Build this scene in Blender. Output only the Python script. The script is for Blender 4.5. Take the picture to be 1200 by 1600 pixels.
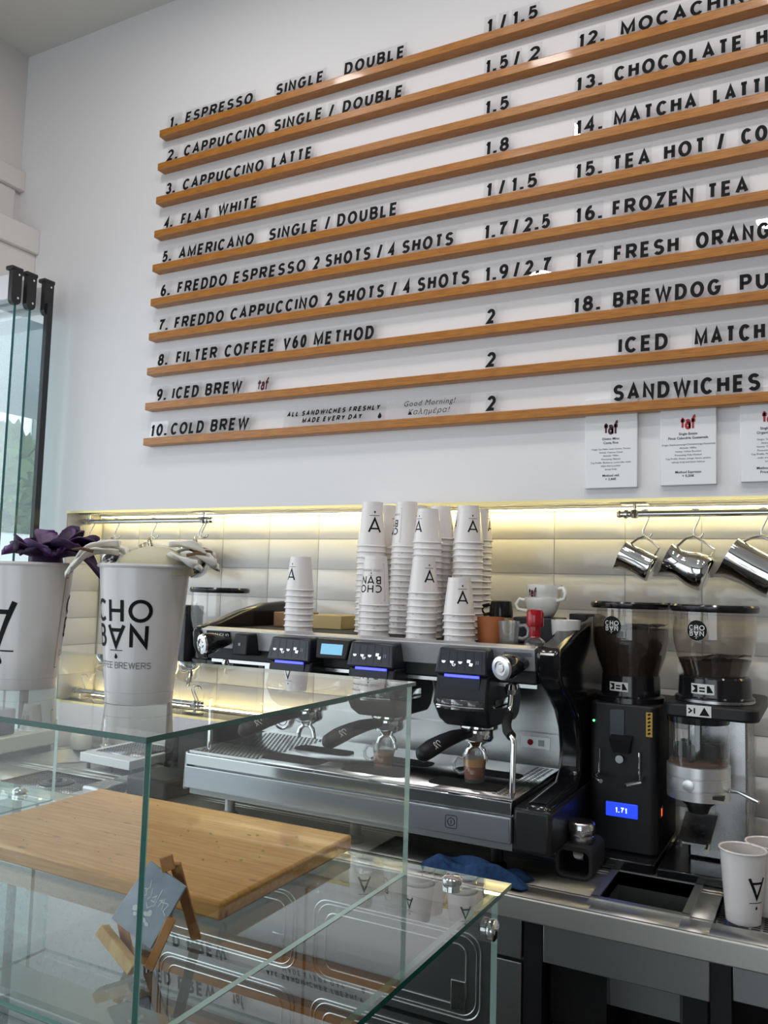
import bpy, bmesh, math, random
from mathutils import Vector, Matrix
random.seed(7)
SC = bpy.context.scene
COL = SC.collection
PI = math.pi
for o in list(bpy.data.objects):
    bpy.data.objects.remove(o)

# ------------------------------------------------------------------ camera
def camera():
    yaw, pitch, roll = -0.488254, 0.0855102, 0.0279079
    f = Vector((math.sin(yaw)*math.cos(pitch), math.cos(yaw)*math.cos(pitch), math.sin(pitch)))
    r = Vector((math.cos(yaw), -math.sin(yaw), 0)); u = r.cross(f)
    r2 = r*math.cos(roll)+u*math.sin(roll); u2 = -r*math.sin(roll)+u*math.cos(roll)
    cd = bpy.data.cameras.new('camera'); co = bpy.data.objects.new('camera', cd); COL.objects.link(co)
    m = Matrix(((r2.x, u2.x, -f.x, 0), (r2.y, u2.y, -f.y, 0), (r2.z, u2.z, -f.z, 1.52), (0, 0, 0, 1)))
    co.matrix_world = m
    cd.sensor_fit = 'VERTICAL'; cd.sensor_height = 36; cd.lens = 1312.73*36/1600
    cd.clip_start = 0.02
    SC.camera = co
camera()

# ------------------------------------------------------------------ world, lights, exposure
SC.view_settings.view_transform = 'Standard'
SC.view_settings.look = 'None'
SC.view_settings.gamma = 1
SC.view_settings.use_curve_mapping = False
SC.view_settings.exposure = -0.25
SC.cycles.transparent_max_bounces = 24
SC.cycles.max_bounces = 8
SC.cycles.caustics_reflective = False
SC.cycles.caustics_refractive = False
W = bpy.data.worlds.new('overcast_sky'); SC.world = W; W.use_nodes = True
W.node_tree.nodes['Background'].inputs[0].default_value = (0.86, 0.94, 1.0, 1)
W.node_tree.nodes['Background'].inputs[1].default_value = 2.9
LAMP_POWER = 6.0
LAMP_SPOTS = [(-1.75, 1.40), (-0.95, 1.22), (-0.1, 1.25), (0.9, 1.25), (-1.3, 0.45), (-0.2, 0.45), (0.9, 0.45)]
LED_STRENGTH = 26.0
def portal(name, loc, rot, sx, sy):
    l = bpy.data.lights.new(name, 'AREA'); l.shape = 'RECTANGLE'; l.size = sx; l.size_y = sy
    o = bpy.data.objects.new(name, l); o.location = loc; o.rotation_euler = rot; COL.objects.link(o)
    l.cycles.is_portal = True
portal('daylight_left_opening', (-2.9, -0.4, 1.35), (0, -PI/2, 0), 2.5, 4.9)
portal('daylight_shopfront', (-0.7, -3.62, 1.5), (PI/2, 0, 0), 3.6, 2.6)

# ------------------------------------------------------------------ materials
def lin(c):
    return tuple(((v/255)/12.92 if v/255 <= 0.04045 else ((v/255+0.055)/1.055)**2.4) for v in c)
MATS = {}
def mat(name, rgb, rough=0.5, metal=0.0, noise=0.0, nscale=30.0, stretch=(1, 1, 1), bump=0.0, coat=0.0, spec=0.5, emit=None, rgb2=None, sss=0):
    m = bpy.data.materials.new(name); m.use_nodes = True
    nt = m.node_tree; b = nt.nodes['Principled BSDF']
    c = rgb if max(rgb) <= 1.0 else lin(rgb)
    b.inputs['Base Color'].default_value = (*c, 1)
    b.inputs['Roughness'].default_value = rough
    b.inputs['Metallic'].default_value = metal
    b.inputs['Specular IOR Level'].default_value = spec
    if coat: b.inputs['Coat Weight'].default_value = coat; b.inputs['Coat Roughness'].default_value = 0.08
    if emit:
        b.inputs['Emission Color'].default_value = (*emit[0], 1); b.inputs['Emission Strength'].default_value = emit[1]
    if noise or bump or rgb2:
        tc = nt.nodes.new('ShaderNodeTexCoord'); mp = nt.nodes.new('ShaderNodeMapping'); mp.inputs['Scale'].default_value = stretch
        nz = nt.nodes.new('ShaderNodeTexNoise'); nz.inputs['Scale'].default_value = nscale; nz.inputs['Detail'].default_value = 5
        nt.links.new(tc.outputs['Object'], mp.inputs[0]); nt.links.new(mp.outputs[0], nz.inputs['Vector'])
        if rgb2 is not None:
            c2 = rgb2 if max(rgb2) <= 1.0 else lin(rgb2)
            mx = nt.nodes.new('ShaderNodeMix'); mx.data_type = 'RGBA'
            mx.inputs['A'].default_value = (*c, 1); mx.inputs['B'].default_value = (*c2, 1)
            rp = nt.nodes.new('ShaderNodeMapRange'); rp.inputs[1].default_value = 0.35; rp.inputs[2].default_value = 0.65
            nt.links.new(nz.outputs['Fac'], rp.inputs[0]); nt.links.new(rp.outputs[0], mx.inputs['Factor'])
            nt.links.new(mx.outputs['Result'], b.inputs['Base Color'])
        if noise:
            mr = nt.nodes.new('ShaderNodeMapRange'); mr.inputs[3].default_value = max(0.02, rough-noise); mr.inputs[4].default_value = rough+noise
            nt.links.new(nz.outputs['Fac'], mr.inputs[0]); nt.links.new(mr.outputs[0], b.inputs['Roughness'])
        if bump:
            bp = nt.nodes.new('ShaderNodeBump'); bp.inputs['Strength'].default_value = bump; bp.inputs['Distance'].default_value = 0.002
            nt.links.new(nz.outputs['Fac'], bp.inputs['Height']); nt.links.new(bp.outputs[0], b.inputs['Normal'])
    MATS[name] = m; return m
def thin(name, tint=(1, 1, 1), ior=1.5, diff=0.0, dcol=(0.8, 0.8, 0.8), rough=0.0, boost=1.0):
    """thin clear sheet: passes light straight through, mirrors by Fresnel on its outer face"""
    m = bpy.data.materials.new(name); m.use_nodes = True; nt = m.node_tree; nt.nodes.clear()
    out = nt.nodes.new('ShaderNodeOutputMaterial')
    tr = nt.nodes.new('ShaderNodeBsdfTransparent'); tr.inputs[0].default_value = (*tint, 1)
    gl = nt.nodes.new('ShaderNodeBsdfGlossy'); gl.inputs['Roughness'].default_value = rough; gl.inputs[0].default_value = (1, 1, 1, 1)
    fr = nt.nodes.new('ShaderNodeFresnel'); fr.inputs[0].default_value = ior
    ge = nt.nodes.new('ShaderNodeNewGeometry')
    def mth(op, a, b):
        n = nt.nodes.new('ShaderNodeMath'); n.operation = op; n.use_clamp = True
        for i, v in enumerate((a, b)):
            if isinstance(v, (int, float)): n.inputs[i].default_value = v
            else: nt.links.new(v, n.inputs[i])
        return n.outputs[0]
    n2 = nt.nodes.new('ShaderNodeMath'); n2.operation = 'ADD'; n2.inputs[1].default_value = 1.0; nt.links.new(fr.outputs[0], n2.inputs[0])
    n3 = nt.nodes.new('ShaderNodeMath'); n3.operation = 'MULTIPLY'; n3.inputs[1].default_value = 2.0*boost; nt.links.new(fr.outputs[0], n3.inputs[0])
    r2 = mth('DIVIDE', n3.outputs[0], n2.outputs[0])
    inv = mth('SUBTRACT', 1.0, ge.outputs['Backfacing'])
    fac = mth('MULTIPLY', r2, inv)
    base = tr.outputs[0]
    if diff:
        df = nt.nodes.new('ShaderNodeBsdfDiffuse'); df.inputs[0].default_value = (*dcol, 1)
        m1 = nt.nodes.new('ShaderNodeMixShader'); m1.inputs[0].default_value = diff
        nt.links.new(tr.outputs[0], m1.inputs[1]); nt.links.new(df.outputs[0], m1.inputs[2]); base = m1.outputs[0]
    mx = nt.nodes.new('ShaderNodeMixShader')
    nt.links.new(fac, mx.inputs[0]); nt.links.new(base, mx.inputs[1]); nt.links.new(gl.outputs[0], mx.inputs[2])
    nt.links.new(mx.outputs[0], out.inputs[0])
    MATS[name] = m; return m
def wood(name, c1, c2, scale, stretch, rough=0.4, knots=False):
    m = mat(name, c1, rough, noise=0.08, nscale=scale, stretch=stretch, bump=0.15, rgb2=c2, coat=0.15)
    if knots:
        nt = m.node_tree; b = nt.nodes['Principled BSDF']; src = b.inputs['Base Color'].links[0].from_socket
        tc = nt.nodes.new('ShaderNodeTexCoord'); mp = nt.nodes.new('ShaderNodeMapping'); mp.inputs['Scale'].default_value = (14, 40, 14)
        vo = nt.nodes.new('ShaderNodeTexVoronoi'); vo.inputs['Scale'].default_value = 1.0
        nt.links.new(tc.outputs['Object'], mp.inputs[0]); nt.links.new(mp.outputs[0], vo.inputs['Vector'])
        mr = nt.nodes.new('ShaderNodeMapRange'); mr.inputs[1].default_value = 0.06; mr.inputs[2].default_value = 0.13; mr.inputs[3].default_value = 0.75; mr.inputs[4].default_value = 0
        nt.links.new(vo.outputs['Distance'], mr.inputs[0])
        mx = nt.nodes.new('ShaderNodeMix'); mx.data_type = 'RGBA'; mx.inputs['B'].default_value = (*lin((112, 62, 24)), 1)
        nt.links.new(mr.outputs[0], mx.inputs['Factor']); nt.links.new(src, mx.inputs['A']); nt.links.new(mx.outputs['Result'], b.inputs['Base Color'])
    return m
mat('wall_paint', (0.80, 0.79, 0.80), 0.6, noise=0.05, nscale=8, bump=0.02)
mat('ceiling_paint', (0.74, 0.74, 0.70), 0.7, noise=0.05, nscale=8)
mat('left_paint', (0.78, 0.75, 0.73), 0.55, noise=0.05, nscale=8)
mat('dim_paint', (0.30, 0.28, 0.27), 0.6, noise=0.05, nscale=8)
mat('floor_tile', (0.14, 0.13, 0.125), 0.35, noise=0.1, nscale=6)
mat('tile_glaze', (0.80, 0.78, 0.74), 0.10, noise=0.03, nscale=14)
mat('grout', (0.58, 0.56, 0.50), 0.8, noise=0.05)
mat('gold_trim', (0.75, 0.62, 0.28), 0.3, 0.6, noise=0.05)
mat('led', (1, 0.9, 0.5), 0.4, emit=((1.0, 0.84, 0.40), LED_STRENGTH), noise=0.01)
wood('ledge_wood', (182, 120, 42), (154, 94, 28), 9, (2.2, 30, 30), 0.38)
wood('bamboo', (210, 154, 78), (192, 130, 56), 10, (1.6, 26, 26), 0.42, True)
wood('easel_wood', (206, 142, 86), (182, 116, 64), 12, (10, 10, 2), 0.55)
wood('easel_wood_pale', (214, 176, 118), (196, 150, 90), 12, (10, 10, 2), 0.55)
mat('steel', (0.62, 0.62, 0.62), 0.25, 1.0, noise=0.02, nscale=6, stretch=(1, 3, 3))
mat('steel_counter', (0.52, 0.52, 0.49), 0.44, 1.0, noise=0.03, nscale=8, stretch=(1, 4, 4))
mat('steel_dark', (0.27, 0.28, 0.28), 0.46, 1.0, noise=0.03, nscale=8, stretch=(1, 4, 4))
mat('steel_mid', (0.40, 0.40, 0.41), 0.28, 1.0, noise=0.07, nscale=30)
mat('mirror_steel', (0.62, 0.64, 0.66), 0.09, 1.0, noise=0.03, nscale=20)
mat('steel_satin', (0.50, 0.50, 0.51), 0.38, 0.6, noise=0.03, nscale=8, stretch=(1, 3, 3))
mat('steel_panel', (0.46, 0.49, 0.54), 0.24, 0.8, noise=0.02, nscale=6)
mat('case_grey', (0.30, 0.31, 0.33), 0.5, noise=0.04)
mat('chrome', (0.82, 0.82, 0.82), 0.05, 1.0, noise=0.02, nscale=20)
mat('aluminium', (0.70, 0.70, 0.71), 0.32, 0.9, noise=0.08, nscale=30)
mat('white_metal', (0.80, 0.80, 0.82), 0.35, 0.1, noise=0.05)
mat('black_plastic', (0.012, 0.012, 0.014), 0.38, noise=0.06, nscale=60)
mat('black_gloss', (0.010, 0.010, 0.012), 0.14, noise=0.04, nscale=30)
mat('black_satin', (0.010, 0.010, 0.012), 0.45, spec=0.35, noise=0.06, nscale=50)
mat('charcoal_panel', (0.018, 0.022, 0.032), 0.30, noise=0.05, nscale=50)
mat('black_rubber', (0.014, 0.014, 0.014), 0.75, noise=0.08, nscale=80)
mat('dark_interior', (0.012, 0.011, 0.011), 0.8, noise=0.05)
mat('blue_light', (0.1, 0.1, 1), 0.4, emit=((0.05, 0.06, 1.0), 3.5), noise=0.01)
mat('blue_screen', (0.02, 0.05, 0.8), 0.3, emit=((0.02, 0.06, 1.0), 1.3), noise=0.01)
mat('lcd_screen', (0.2, 0.5, 0.7), 0.3, emit=((0.18, 0.42, 0.62), 0.6), noise=0.01)
mat('screen_text', (0.8, 0.9, 1), 0.4, emit=((0.55, 0.75, 1.0), 2.2), noise=0.01)
mat('icon_white', (0.85, 0.87, 0.9), 0.4, emit=((0.8, 0.85, 0.95), 0.9), noise=0.01)
mat('icon_dim', (0.25, 0.27, 0.3), 0.4, emit=((0.5, 0.55, 0.6), 0.15), noise=0.01)
mat('green_led', (0.1, 0.9, 0.2), 0.4, emit=((0.1, 1.0, 0.25), 4.0), noise=0.01)
mat('red_led', (0.9, 0.1, 0.05), 0.4, emit=((1.0, 0.08, 0.02), 2.0), noise=0.01)
mat('paper_white', (0.80, 0.765, 0.755), 0.30, noise=0.05, nscale=20, coat=0.35)
mat('ink', (0.008, 0.008, 0.009), 0.6, spec=0.15, noise=0.03)
mat('ink_grey', (0.18, 0.16, 0.16), 0.5, noise=0.03)
mat('ink_red', lin((176, 24, 44)), 0.4, noise=0.03)
mat('ink_maroon', lin((74, 16, 32)), 0.4, noise=0.03)
mat('label_white', (0.78, 0.78, 0.76), 0.45, noise=0.04)
mat('label_yellow', lin((196, 156, 56)), 0.45, noise=0.04)
mat('card_white', (0.82, 0.82, 0.83), 0.25, noise=0.04, coat=0.2)
mat('card_edge', (0.70, 0.66, 0.66), 0.3, noise=0.04)
mat('beans', (0.018, 0.009, 0.006), 0.42, noise=0.1, nscale=90, bump=0.6, rgb2=(0.012, 0.006, 0.005))
mat('ground_coffee', (0.10, 0.045, 0.022), 0.85, noise=0.05, nscale=120, bump=0.4)
mat('espresso', (0.34, 0.085, 0.015), 0.25, noise=0.03, nscale=40, rgb2=(0.22, 0.05, 0.010))
mat('crema', (0.62, 0.27, 0.07), 0.4, noise=0.05, nscale=60)
mat('porcelain', (0.80, 0.79, 0.76), 0.12, noise=0.03, coat=0.4)
mat('cardboard', lin((150, 116, 84)), 0.75, noise=0.05, nscale=40)
mat('cardboard_yellow', lin((190, 168, 116)), 0.7, noise=0.05, nscale=40)
mat('kraft_orange', lin((186, 112, 66)), 0.6, noise=0.05, nscale=40)
mat('plastic_wrap', (0.75, 0.80, 0.84), 0.12, noise=0.05, nscale=40, bump=0.5)
mat('red_plastic', (0.36, 0.008, 0.014), 0.15, noise=0.04)
mat('slate', lin((176, 182, 198)), 0.75, noise=0.06, nscale=50, rgb2=lin((156, 162, 178)))
mat('chalk', (0.78, 0.78, 0.78), 0.9, noise=0.03)
mat('blue_cloth', (0.008, 0.05, 0.15), 0.9, noise=0.05, nscale=90, bump=0.8, rgb2=(0.005, 0.03, 0.09))
mat('petal_purple', (0.040, 0.008, 0.065), 0.6, noise=0.08, nscale=22, rgb2=(0.010, 0.003, 0.020), bump=0.2)
mat('petal_lilac', (0.16, 0.06, 0.22), 0.55, noise=0.08, nscale=26, rgb2=(0.035, 0.010, 0.06), bump=0.2)
mat('petal_white', (0.82, 0.80, 0.74), 0.6, noise=0.05, nscale=30, bump=0.3)
mat('petal_cream', (0.62, 0.58, 0.40), 0.6, noise=0.05, nscale=30, bump=0.3)
mat('stamen_brown', (0.14, 0.075, 0.03), 0.7, noise=0.05)
mat('bin_bag', (0.012, 0.012, 0.013), 0.22, noise=0.05, nscale=30, bump=0.8)
mat('cream_enamel', (0.72, 0.69, 0.58), 0.3, noise=0.04)
mat('grille_hole', (0.006, 0.006, 0.006), 0.7, noise=0.05)
mat('ivory_glow', (0.9, 0.9, 0.85), 0.4, emit=((1.0, 0.95, 0.86), 6.0), noise=0.01)
mat('leaf', (0.05, 0.13, 0.03), 0.6, noise=0.05, nscale=6, rgb2=(0.10, 0.2, 0.06))
mat('bark', (0.10, 0.07, 0.05), 0.9, noise=0.05)
mat('facade', (0.60, 0.60, 0.60), 0.8, noise=0.05, nscale=4)
mat('facade_window', (0.06, 0.085, 0.085), 0.35, noise=0.03)
mat('pavement', (0.42, 0.42, 0.42), 0.85, noise=0.05, nscale=6)
mat('awning', (0.20, 0.25, 0.28), 0.6, noise=0.05)
thin('pane_glass', (0.94, 0.975, 0.96), 1.85)
thin('door_glass', (0.945, 0.98, 0.98), 1.52)
thin('acrylic', (0.965, 0.965, 0.97), 1.5, diff=0.03, boost=1.0)
thin('pane_glass_upright', (0.945, 0.978, 0.965), 1.52)
thin('handle_glass', (0.85, 0.86, 0.86), 1.6, diff=0.18)
thin('hopper_plastic', (0.88, 0.84, 0.79), 1.5, diff=0.014, dcol=(0.6, 0.52, 0.44), rough=0.03)
thin('hopper_clear', (0.92, 0.92, 0.92), 1.5, diff=0.03, rough=0.02)
thin('cup_glass', (0.90, 0.91, 0.91), 1.6, diff=0.10)
thin('smoked', (0.35, 0.35, 0.37), 1.5, diff=0.02)
thin('cling_film', (0.85, 0.86, 0.87), 1.5, diff=0.08, rough=0.08)
mat('pane_edge', (0.012, 0.095, 0.075), 0.12, noise=0.04, nscale=20, coat=0.5)
mat('pane_edge_pale', (0.42, 0.56, 0.53), 0.15, noise=0.04, nscale=20, coat=0.5)
mat('pane_edge_mid', (0.10, 0.30, 0.27), 0.15, noise=0.04, nscale=20, coat=0.5)
mat('door_edge', (0.015, 0.13, 0.14), 0.2, noise=0.03)

# ------------------------------------------------------------------ builders
class MB:
    def __init__(s): s.bm = bmesh.new(); s.mi = 0
    def face(s, vs, mi=None):
        try: f = s.bm.faces.new(vs)
        except ValueError: return None
        f.material_index = s.mi if mi is None else mi; return f
    def box(s, x0, x1, y0, y1, z0, z1, mi=None):
        v = [s.bm.verts.new((x, y, z)) for z in (z0, z1) for y in (y0, y1) for x in (x0, x1)]
        for q in ((0, 2, 3, 1), (4, 5, 7, 6), (0, 1, 5, 4), (2, 6, 7, 3), (0, 4, 6, 2), (1, 3, 7, 5)):
            s.face([v[i] for i in q], mi)
        return s
    def hexa(s, pts, mi=None):
        """8 points: bottom 4 then top 4, each counter-clockwise seen from above"""
        v = [s.bm.verts.new(p) for p in pts]
        for q in ((3, 2, 1, 0), (4, 5, 6, 7), (0, 1, 5, 4), (1, 2, 6, 5), (2, 3, 7, 6), (3, 0, 4, 7)):
            s.face([v[i] for i in q], mi)
        return s
    def poly(s, pts, mi=None): return s.face([s.bm.verts.new(p) for p in pts], mi)
    def ring_loft(s, rings, cap0=True, cap1=True, mi=None, closed=False):
        vs = [[s.bm.verts.new(p) for p in r] for r in rings]; n = len(vs[0])
        pairs = list(zip(vs[:-1], vs[1:]))
        if closed: pairs.append((vs[-1], vs[0]))
        for a, b in pairs:
            for i in range(n): s.face([a[i], a[(i+1) % n], b[(i+1) % n], b[i]], mi)
        if not closed:
            if cap0: s.face(vs[0][::-1], mi)
            if cap1: s.face(vs[-1], mi)
        return s
    def lathe(s, prof, c=(0, 0, 0), seg=32, mi=None, M=None, cap0=True, cap1=True):
        rings = []
        for r, z in prof:
            ring = [Vector((max(r, 1e-4)*math.cos(2*PI*i/seg), max(r, 1e-4)*math.sin(2*PI*i/seg), z)) for i in range(seg)]
            rings.append([(M @ p if M else p)+Vector(c) for p in ring])
        return s.ring_loft(rings, cap0, cap1, mi)
    def cyl(s, p0, p1, r0, r1=None, seg=20, mi=None):
        p0, p1 = Vector(p0), Vector(p1); r1 = r0 if r1 is None else r1
        q = (p1-p0).to_track_quat('Z', 'Y').to_matrix(); L = (p1-p0).length
        return s.lathe([(r0, 0), (r1, L)], tuple(p0), seg, mi, q)
    def tube(s, pts, r, seg=10, mi=None, closed=False, flat=1.0):
        pts = [Vector(p) for p in pts]; n = len(pts); rings = []; up = None
        for i, p in enumerate(pts):
            a = pts[i-1] if (i > 0 or closed) else p
            b = pts[(i+1) % n] if (i < n-1 or closed) else p
            t = (b-a).normalized()
            if up is None:
                up = Vector((0, 0, 1)) if abs(t.z) < 0.9 else Vector((1, 0, 0))
            x = t.cross(up).normalized(); y = x.cross(t).normalized(); up = y
            rr = r[i] if isinstance(r, (list, tuple)) else r
            rings.append([p+x*rr*flat*math.cos(2*PI*k/seg)+y*rr*math.sin(2*PI*k/seg) for k in range(seg)])
        return s.ring_loft(rings, True, True, mi, closed)
    def prism(s, poly, axis, a0, a1, mi=None):
        def P(u, v, w): return {'x': (w, u, v), 'y': (u, w, v), 'z': (u, v, w)}[axis]
        A = [s.bm.verts.new(P(u, v, a0)) for u, v in poly]; B = [s.bm.verts.new(P(u, v, a1)) for u, v in poly]
        n = len(A)
        s.face(A[::-1], mi); s.face(B, mi)
        for i in range(n): s.face([A[i], A[(i+1) % n], B[(i+1) % n], B[i]], mi)
        return s
    def ribbon(s, line, w, f, mi=None):
        """flat stroke of width w along a 2-D line, put in space by f(u, v)"""
        closed = len(line) > 2 and abs(line[0][0]-line[-1][0])+abs(line[0][1]-line[-1][1]) < 1e-9
        P = [Vector(p) for p in (line[:-1] if closed else line)]; n = len(P); L = []; R = []
        for i in range(n):
            a = P[i-1] if (i > 0 or closed) else None; b = P[(i+1) % n] if (i < n-1 or closed) else None
            d1 = (P[i]-a).normalized() if a is not None else None; d2 = (b-P[i]).normalized() if b is not None else None
            if d1 is None: d1 = d2
            if d2 is None: d2 = d1
            n1 = Vector((-d1.y, d1.x)); n2 = Vector((-d2.y, d2.x)); m = n1+n2
            if m.length < 0.3: m = n1; k = 1
            else:
                m.normalize(); k = 1/max(0.42, m.dot(n1))
            L.append(P[i]+m*k*w/2); R.append(P[i]-m*k*w/2)
        vl = [s.bm.verts.new(f(p.x, p.y)) for p in L]; vr = [s.bm.verts.new(f(p.x, p.y)) for p in R]
        for i in range(n if closed else n-1):
            j = (i+1) % n; s.face([vr[i], vr[j], vl[j], vl[i]], mi)
        return s
    def recalc(s): bmesh.ops.recalc_face_normals(s.bm, faces=s.bm.faces[:]); return s
def rootloc(p):
    l = Vector((0, 0, 0))
    while p is not None: l += p.location; p = p.parent
    return l
def put(name, mb, mats, parent=None, smooth=35, bevel=0, seg=2, recalc=True, label=None, solid=0, sub=0, hard=False):
    """link the builder's shape as ONE mesh object (vertices given in world space)"""
    if recalc: mb.recalc()
    bm = mb.bm; a = math.radians(smooth)
    for e in bm.edges:
        if len(e.link_faces) == 2:
            try: e.smooth = e.calc_face_angle() < a
            except ValueError: e.smooth = False
    for f in bm.faces: f.smooth = True
    if parent is not None: off = rootloc(parent)
    else:
        if not bm.verts: off = Vector()
        else:
            xs = [v.co.x for v in bm.verts]; ys = [v.co.y for v in bm.verts]; zs = [v.co.z for v in bm.verts]
            off = Vector(((min(xs)+max(xs))/2, (min(ys)+max(ys))/2, min(zs)))
    bmesh.ops.translate(bm, verts=bm.verts[:], vec=-off)
    me = bpy.data.meshes.new(name); bm.to_mesh(me); bm.free()
    for m in (mats if isinstance(mats, (list, tuple)) else [mats]): me.materials.append(MATS[m])
    o = bpy.data.objects.new(name, me); COL.objects.link(o)
    if parent is not None: o.parent = parent
    else: o.location = off
    if sub:
        md = o.modifiers.new('sub', 'SUBSURF'); md.levels = sub; md.render_levels = sub
    if solid:
        md = o.modifiers.new('solid', 'SOLIDIFY'); md.thickness = solid; md.offset = 0
    if bevel:
        md = o.modifiers.new('bevel', 'BEVEL'); md.width = bevel; md.segments = seg; md.limit_method = 'ANGLE'; md.angle_limit = math.radians(40)
        md.harden_normals = False
    if label: o['label'] = label
    return o
def tag(o, label, cat, group=None, kind=None):
    o['label'] = label; o['category'] = cat
    if group: o['group'] = group
    if kind: o['kind'] = kind
    return o
def thing(name, label, cat, loc=(0, 0, 0), group=None):
    o = bpy.data.objects.new(name, None); COL.objects.link(o); o.location = loc; o.empty_display_size = 0.05
    return tag(o, label, cat, group)
def struct(name, mb, mats, **k):
    o = put(name, mb, mats, **k); o['kind'] = 'structure'; return o
def dup(root, loc, rot=None, label=None, group=None):
    r = root.copy(); COL.objects.link(r); r.location = loc
    if rot is not None: r.rotation_euler = rot
    if label: r['label'] = label
    if group: r['group'] = group
    for ch in list(root.children):
        c = ch.copy(); COL.objects.link(c); c.parent = r
        for g in list(ch.children):
            d = g.copy(); COL.objects.link(d); d.parent = c
    return r
ORD = ['first', 'second', 'third', 'fourth', 'fifth', 'sixth', 'seventh', 'eighth', 'ninth', 'tenth', 'eleventh', 'twelfth', 'thirteenth', 'fourteenth', 'fifteenth', 'sixteenth', 'seventeenth', 'eighteenth']

# ------------------------------------------------------------------ stroke lettering
def arc(cx, cy, rx, ry, a0, a1, n=None):
    n = n or max(3, int(abs(a1-a0)/14))
    return [(cx+rx*math.cos(math.radians(a0+(a1-a0)*i/n)), cy+ry*math.sin(math.radians(a0+(a1-a0)*i/n))) for i in range(n+1)]
def ell(cx, cy, rx, ry):
    p = arc(cx, cy, rx, ry, 0, 360, 28); p[-1] = p[0]; return p
GL = {
 'A': (.95, [[(0, 0), (.5, 1), (1, 0)], [(.17, .30), (.83, .30)]]),
 'B': (.86, [[(0, 0), (0, 1), (.58, 1)]+arc(.58, .765, .36, .235, 90, -90)[1:]+[(0, .53)], [(.58, .53)]+arc(.6, .265, .4, .265, 90, -90)+[(0, 0)]]),
 'C': (.92, [arc(.52, .5, .52, .5, 42, 318)]),
 'D': (.90, [[(0, 0), (0, 1), (.42, 1)]+arc(.42, .5, .58, .5, 90, -90)[1:]+[(0, 0)]]),
 'E': (.78, [[(1, 1), (0, 1), (0, 0), (1, 0)], [(0, .52), (.9, .52)]]),
 'F': (.72, [[(1, 1), (0, 1), (0, 0)], [(0, .5), (.88, .5)]]),
 'G': (.98, [arc(.5, .5, .5, .5, 42, 330)+[(.98, .46), (.56, .46)]]),
 'H': (.86, [[(0, 0), (0, 1)], [(1, 0), (1, 1)], [(0, .52), (1, .52)]]),
 'I': (.20, [[(.5, 0), (.5, 1)]]),
 'K': (.92, [[(0, 0), (0, 1)], [(.95, 1), (.04, .36)], [(.36, .6), (1, 0)]]),
 'L': (.74, [[(0, 1), (0, 0), (1, 0)]]),
 'M': (1.06, [[(0, 0), (0, 1), (.5, .08), (1, 1), (1, 0)]]),
 'N': (.86, [[(0, 0), (0, 1), (1, 0), (1, 1)]]),
 'O': (1.02, [ell(.5, .5, .5, .5)]),
 'P': (.82, [[(0, 0), (0, 1), (.6, 1)]+arc(.6, .73, .4, .27, 90, -90)[1:]+[(0, .46)]]),
 'R': (.92, [[(0, 0), (0, 1), (.6, 1)]+arc(.6, .74, .36, .26, 90, -90)[1:]+[(0, .48)], [(.5, .48), (1, 0)]]),
 'S': (.84, [arc(.5, .755, .46, .245, 28, 240)+arc(.5, .255, .5, .255, 78, -152)]),
 'T': (.80, [[(0, 1), (1, 1)], [(.5, 1), (.5, 0)]]),
 'U': (.86, [[(0, 1), (0, .4)]+arc(.5, .4, .5, .4, 180, 360)[1:]+[(1, 1)]]),
 'V': (.92, [[(0, 1), (.5, 0), (1, 1)]]),
 'W': (1.30, [[(0, 1), (.25, 0), (.5, 1), (.75, 0), (1, 1)]]),
 'Y': (.88, [[(0, 1), (.5, .45), (1, 1)], [(.5, .45), (.5, 0)]]),
 'Z': (.82, [[(0, 1), (1, 1), (0, 0), (1, 0)]]),
 '0': (.72, [ell(.5, .5, .5, .5)]),
 '1': (.42, [[(0, .72), (.4, .8), (.8, 1)], [(.82, 1.05), (.82, -.1)]]),
 '2': (.72, [arc(.5, .71, .48, .29, 165, -25)+[(.02, 0), (1, 0)]]),
 '3': (.72, [arc(.48, .755, .44, .245, 160, -90), arc(.48, .265, .5, .265, 90, -160)]),
 '4': (.78, [[(.72, -.1), (.72, 1), (0, .28), (1.05, .28)]]),
 '5': (.72, [[(.92, 1), (.2, 1), (.1, .52)]+arc(.48, .32, .5, .32, 130, -150)]),
 '6': (.72, [ell(.5, .3, .48, .3), arc(.62, .35, .6, .65, 78, 175)]),
 '7': (.72, [[(0, 1), (1, 1)]+arc(1.2, 0, .8, .95, 110, 178)]),
 '8': (.72, [ell(.5, .765, .42, .235), ell(.5, .265, .5, .265)]),
 '9': (.72, [ell(.5, .7, .48, .3), arc(.38, .65, .6, .65, -102, -5)]),
 '.': (.22, [[(.5, -.1), (.5, .12)]]),
 '/': (.44, [[(.1, -.1), (.9, 1.1)]]),
 ' ': (.22, []),
 't': (.62, [[(.5, 1.0), (.5, 0)], [(-.12, .70), (1.2, .70)]]),
 'a': (.70, [[(.05, .60), (.3, .68), (.75, .68), (1, .55), (1, -.1)], ell(.5, .2, .5, .22)]),
 'f': (.66, [[(1.15, 1.12), (.75, 1.08), (.45, .85), (.45, -.1)], [(-.05, .70), (1.1, .70)]]),
}
def text_w(t, w, track):
    return sum(GL[c][0] for c in t)+track*(len(t)-1)
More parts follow.
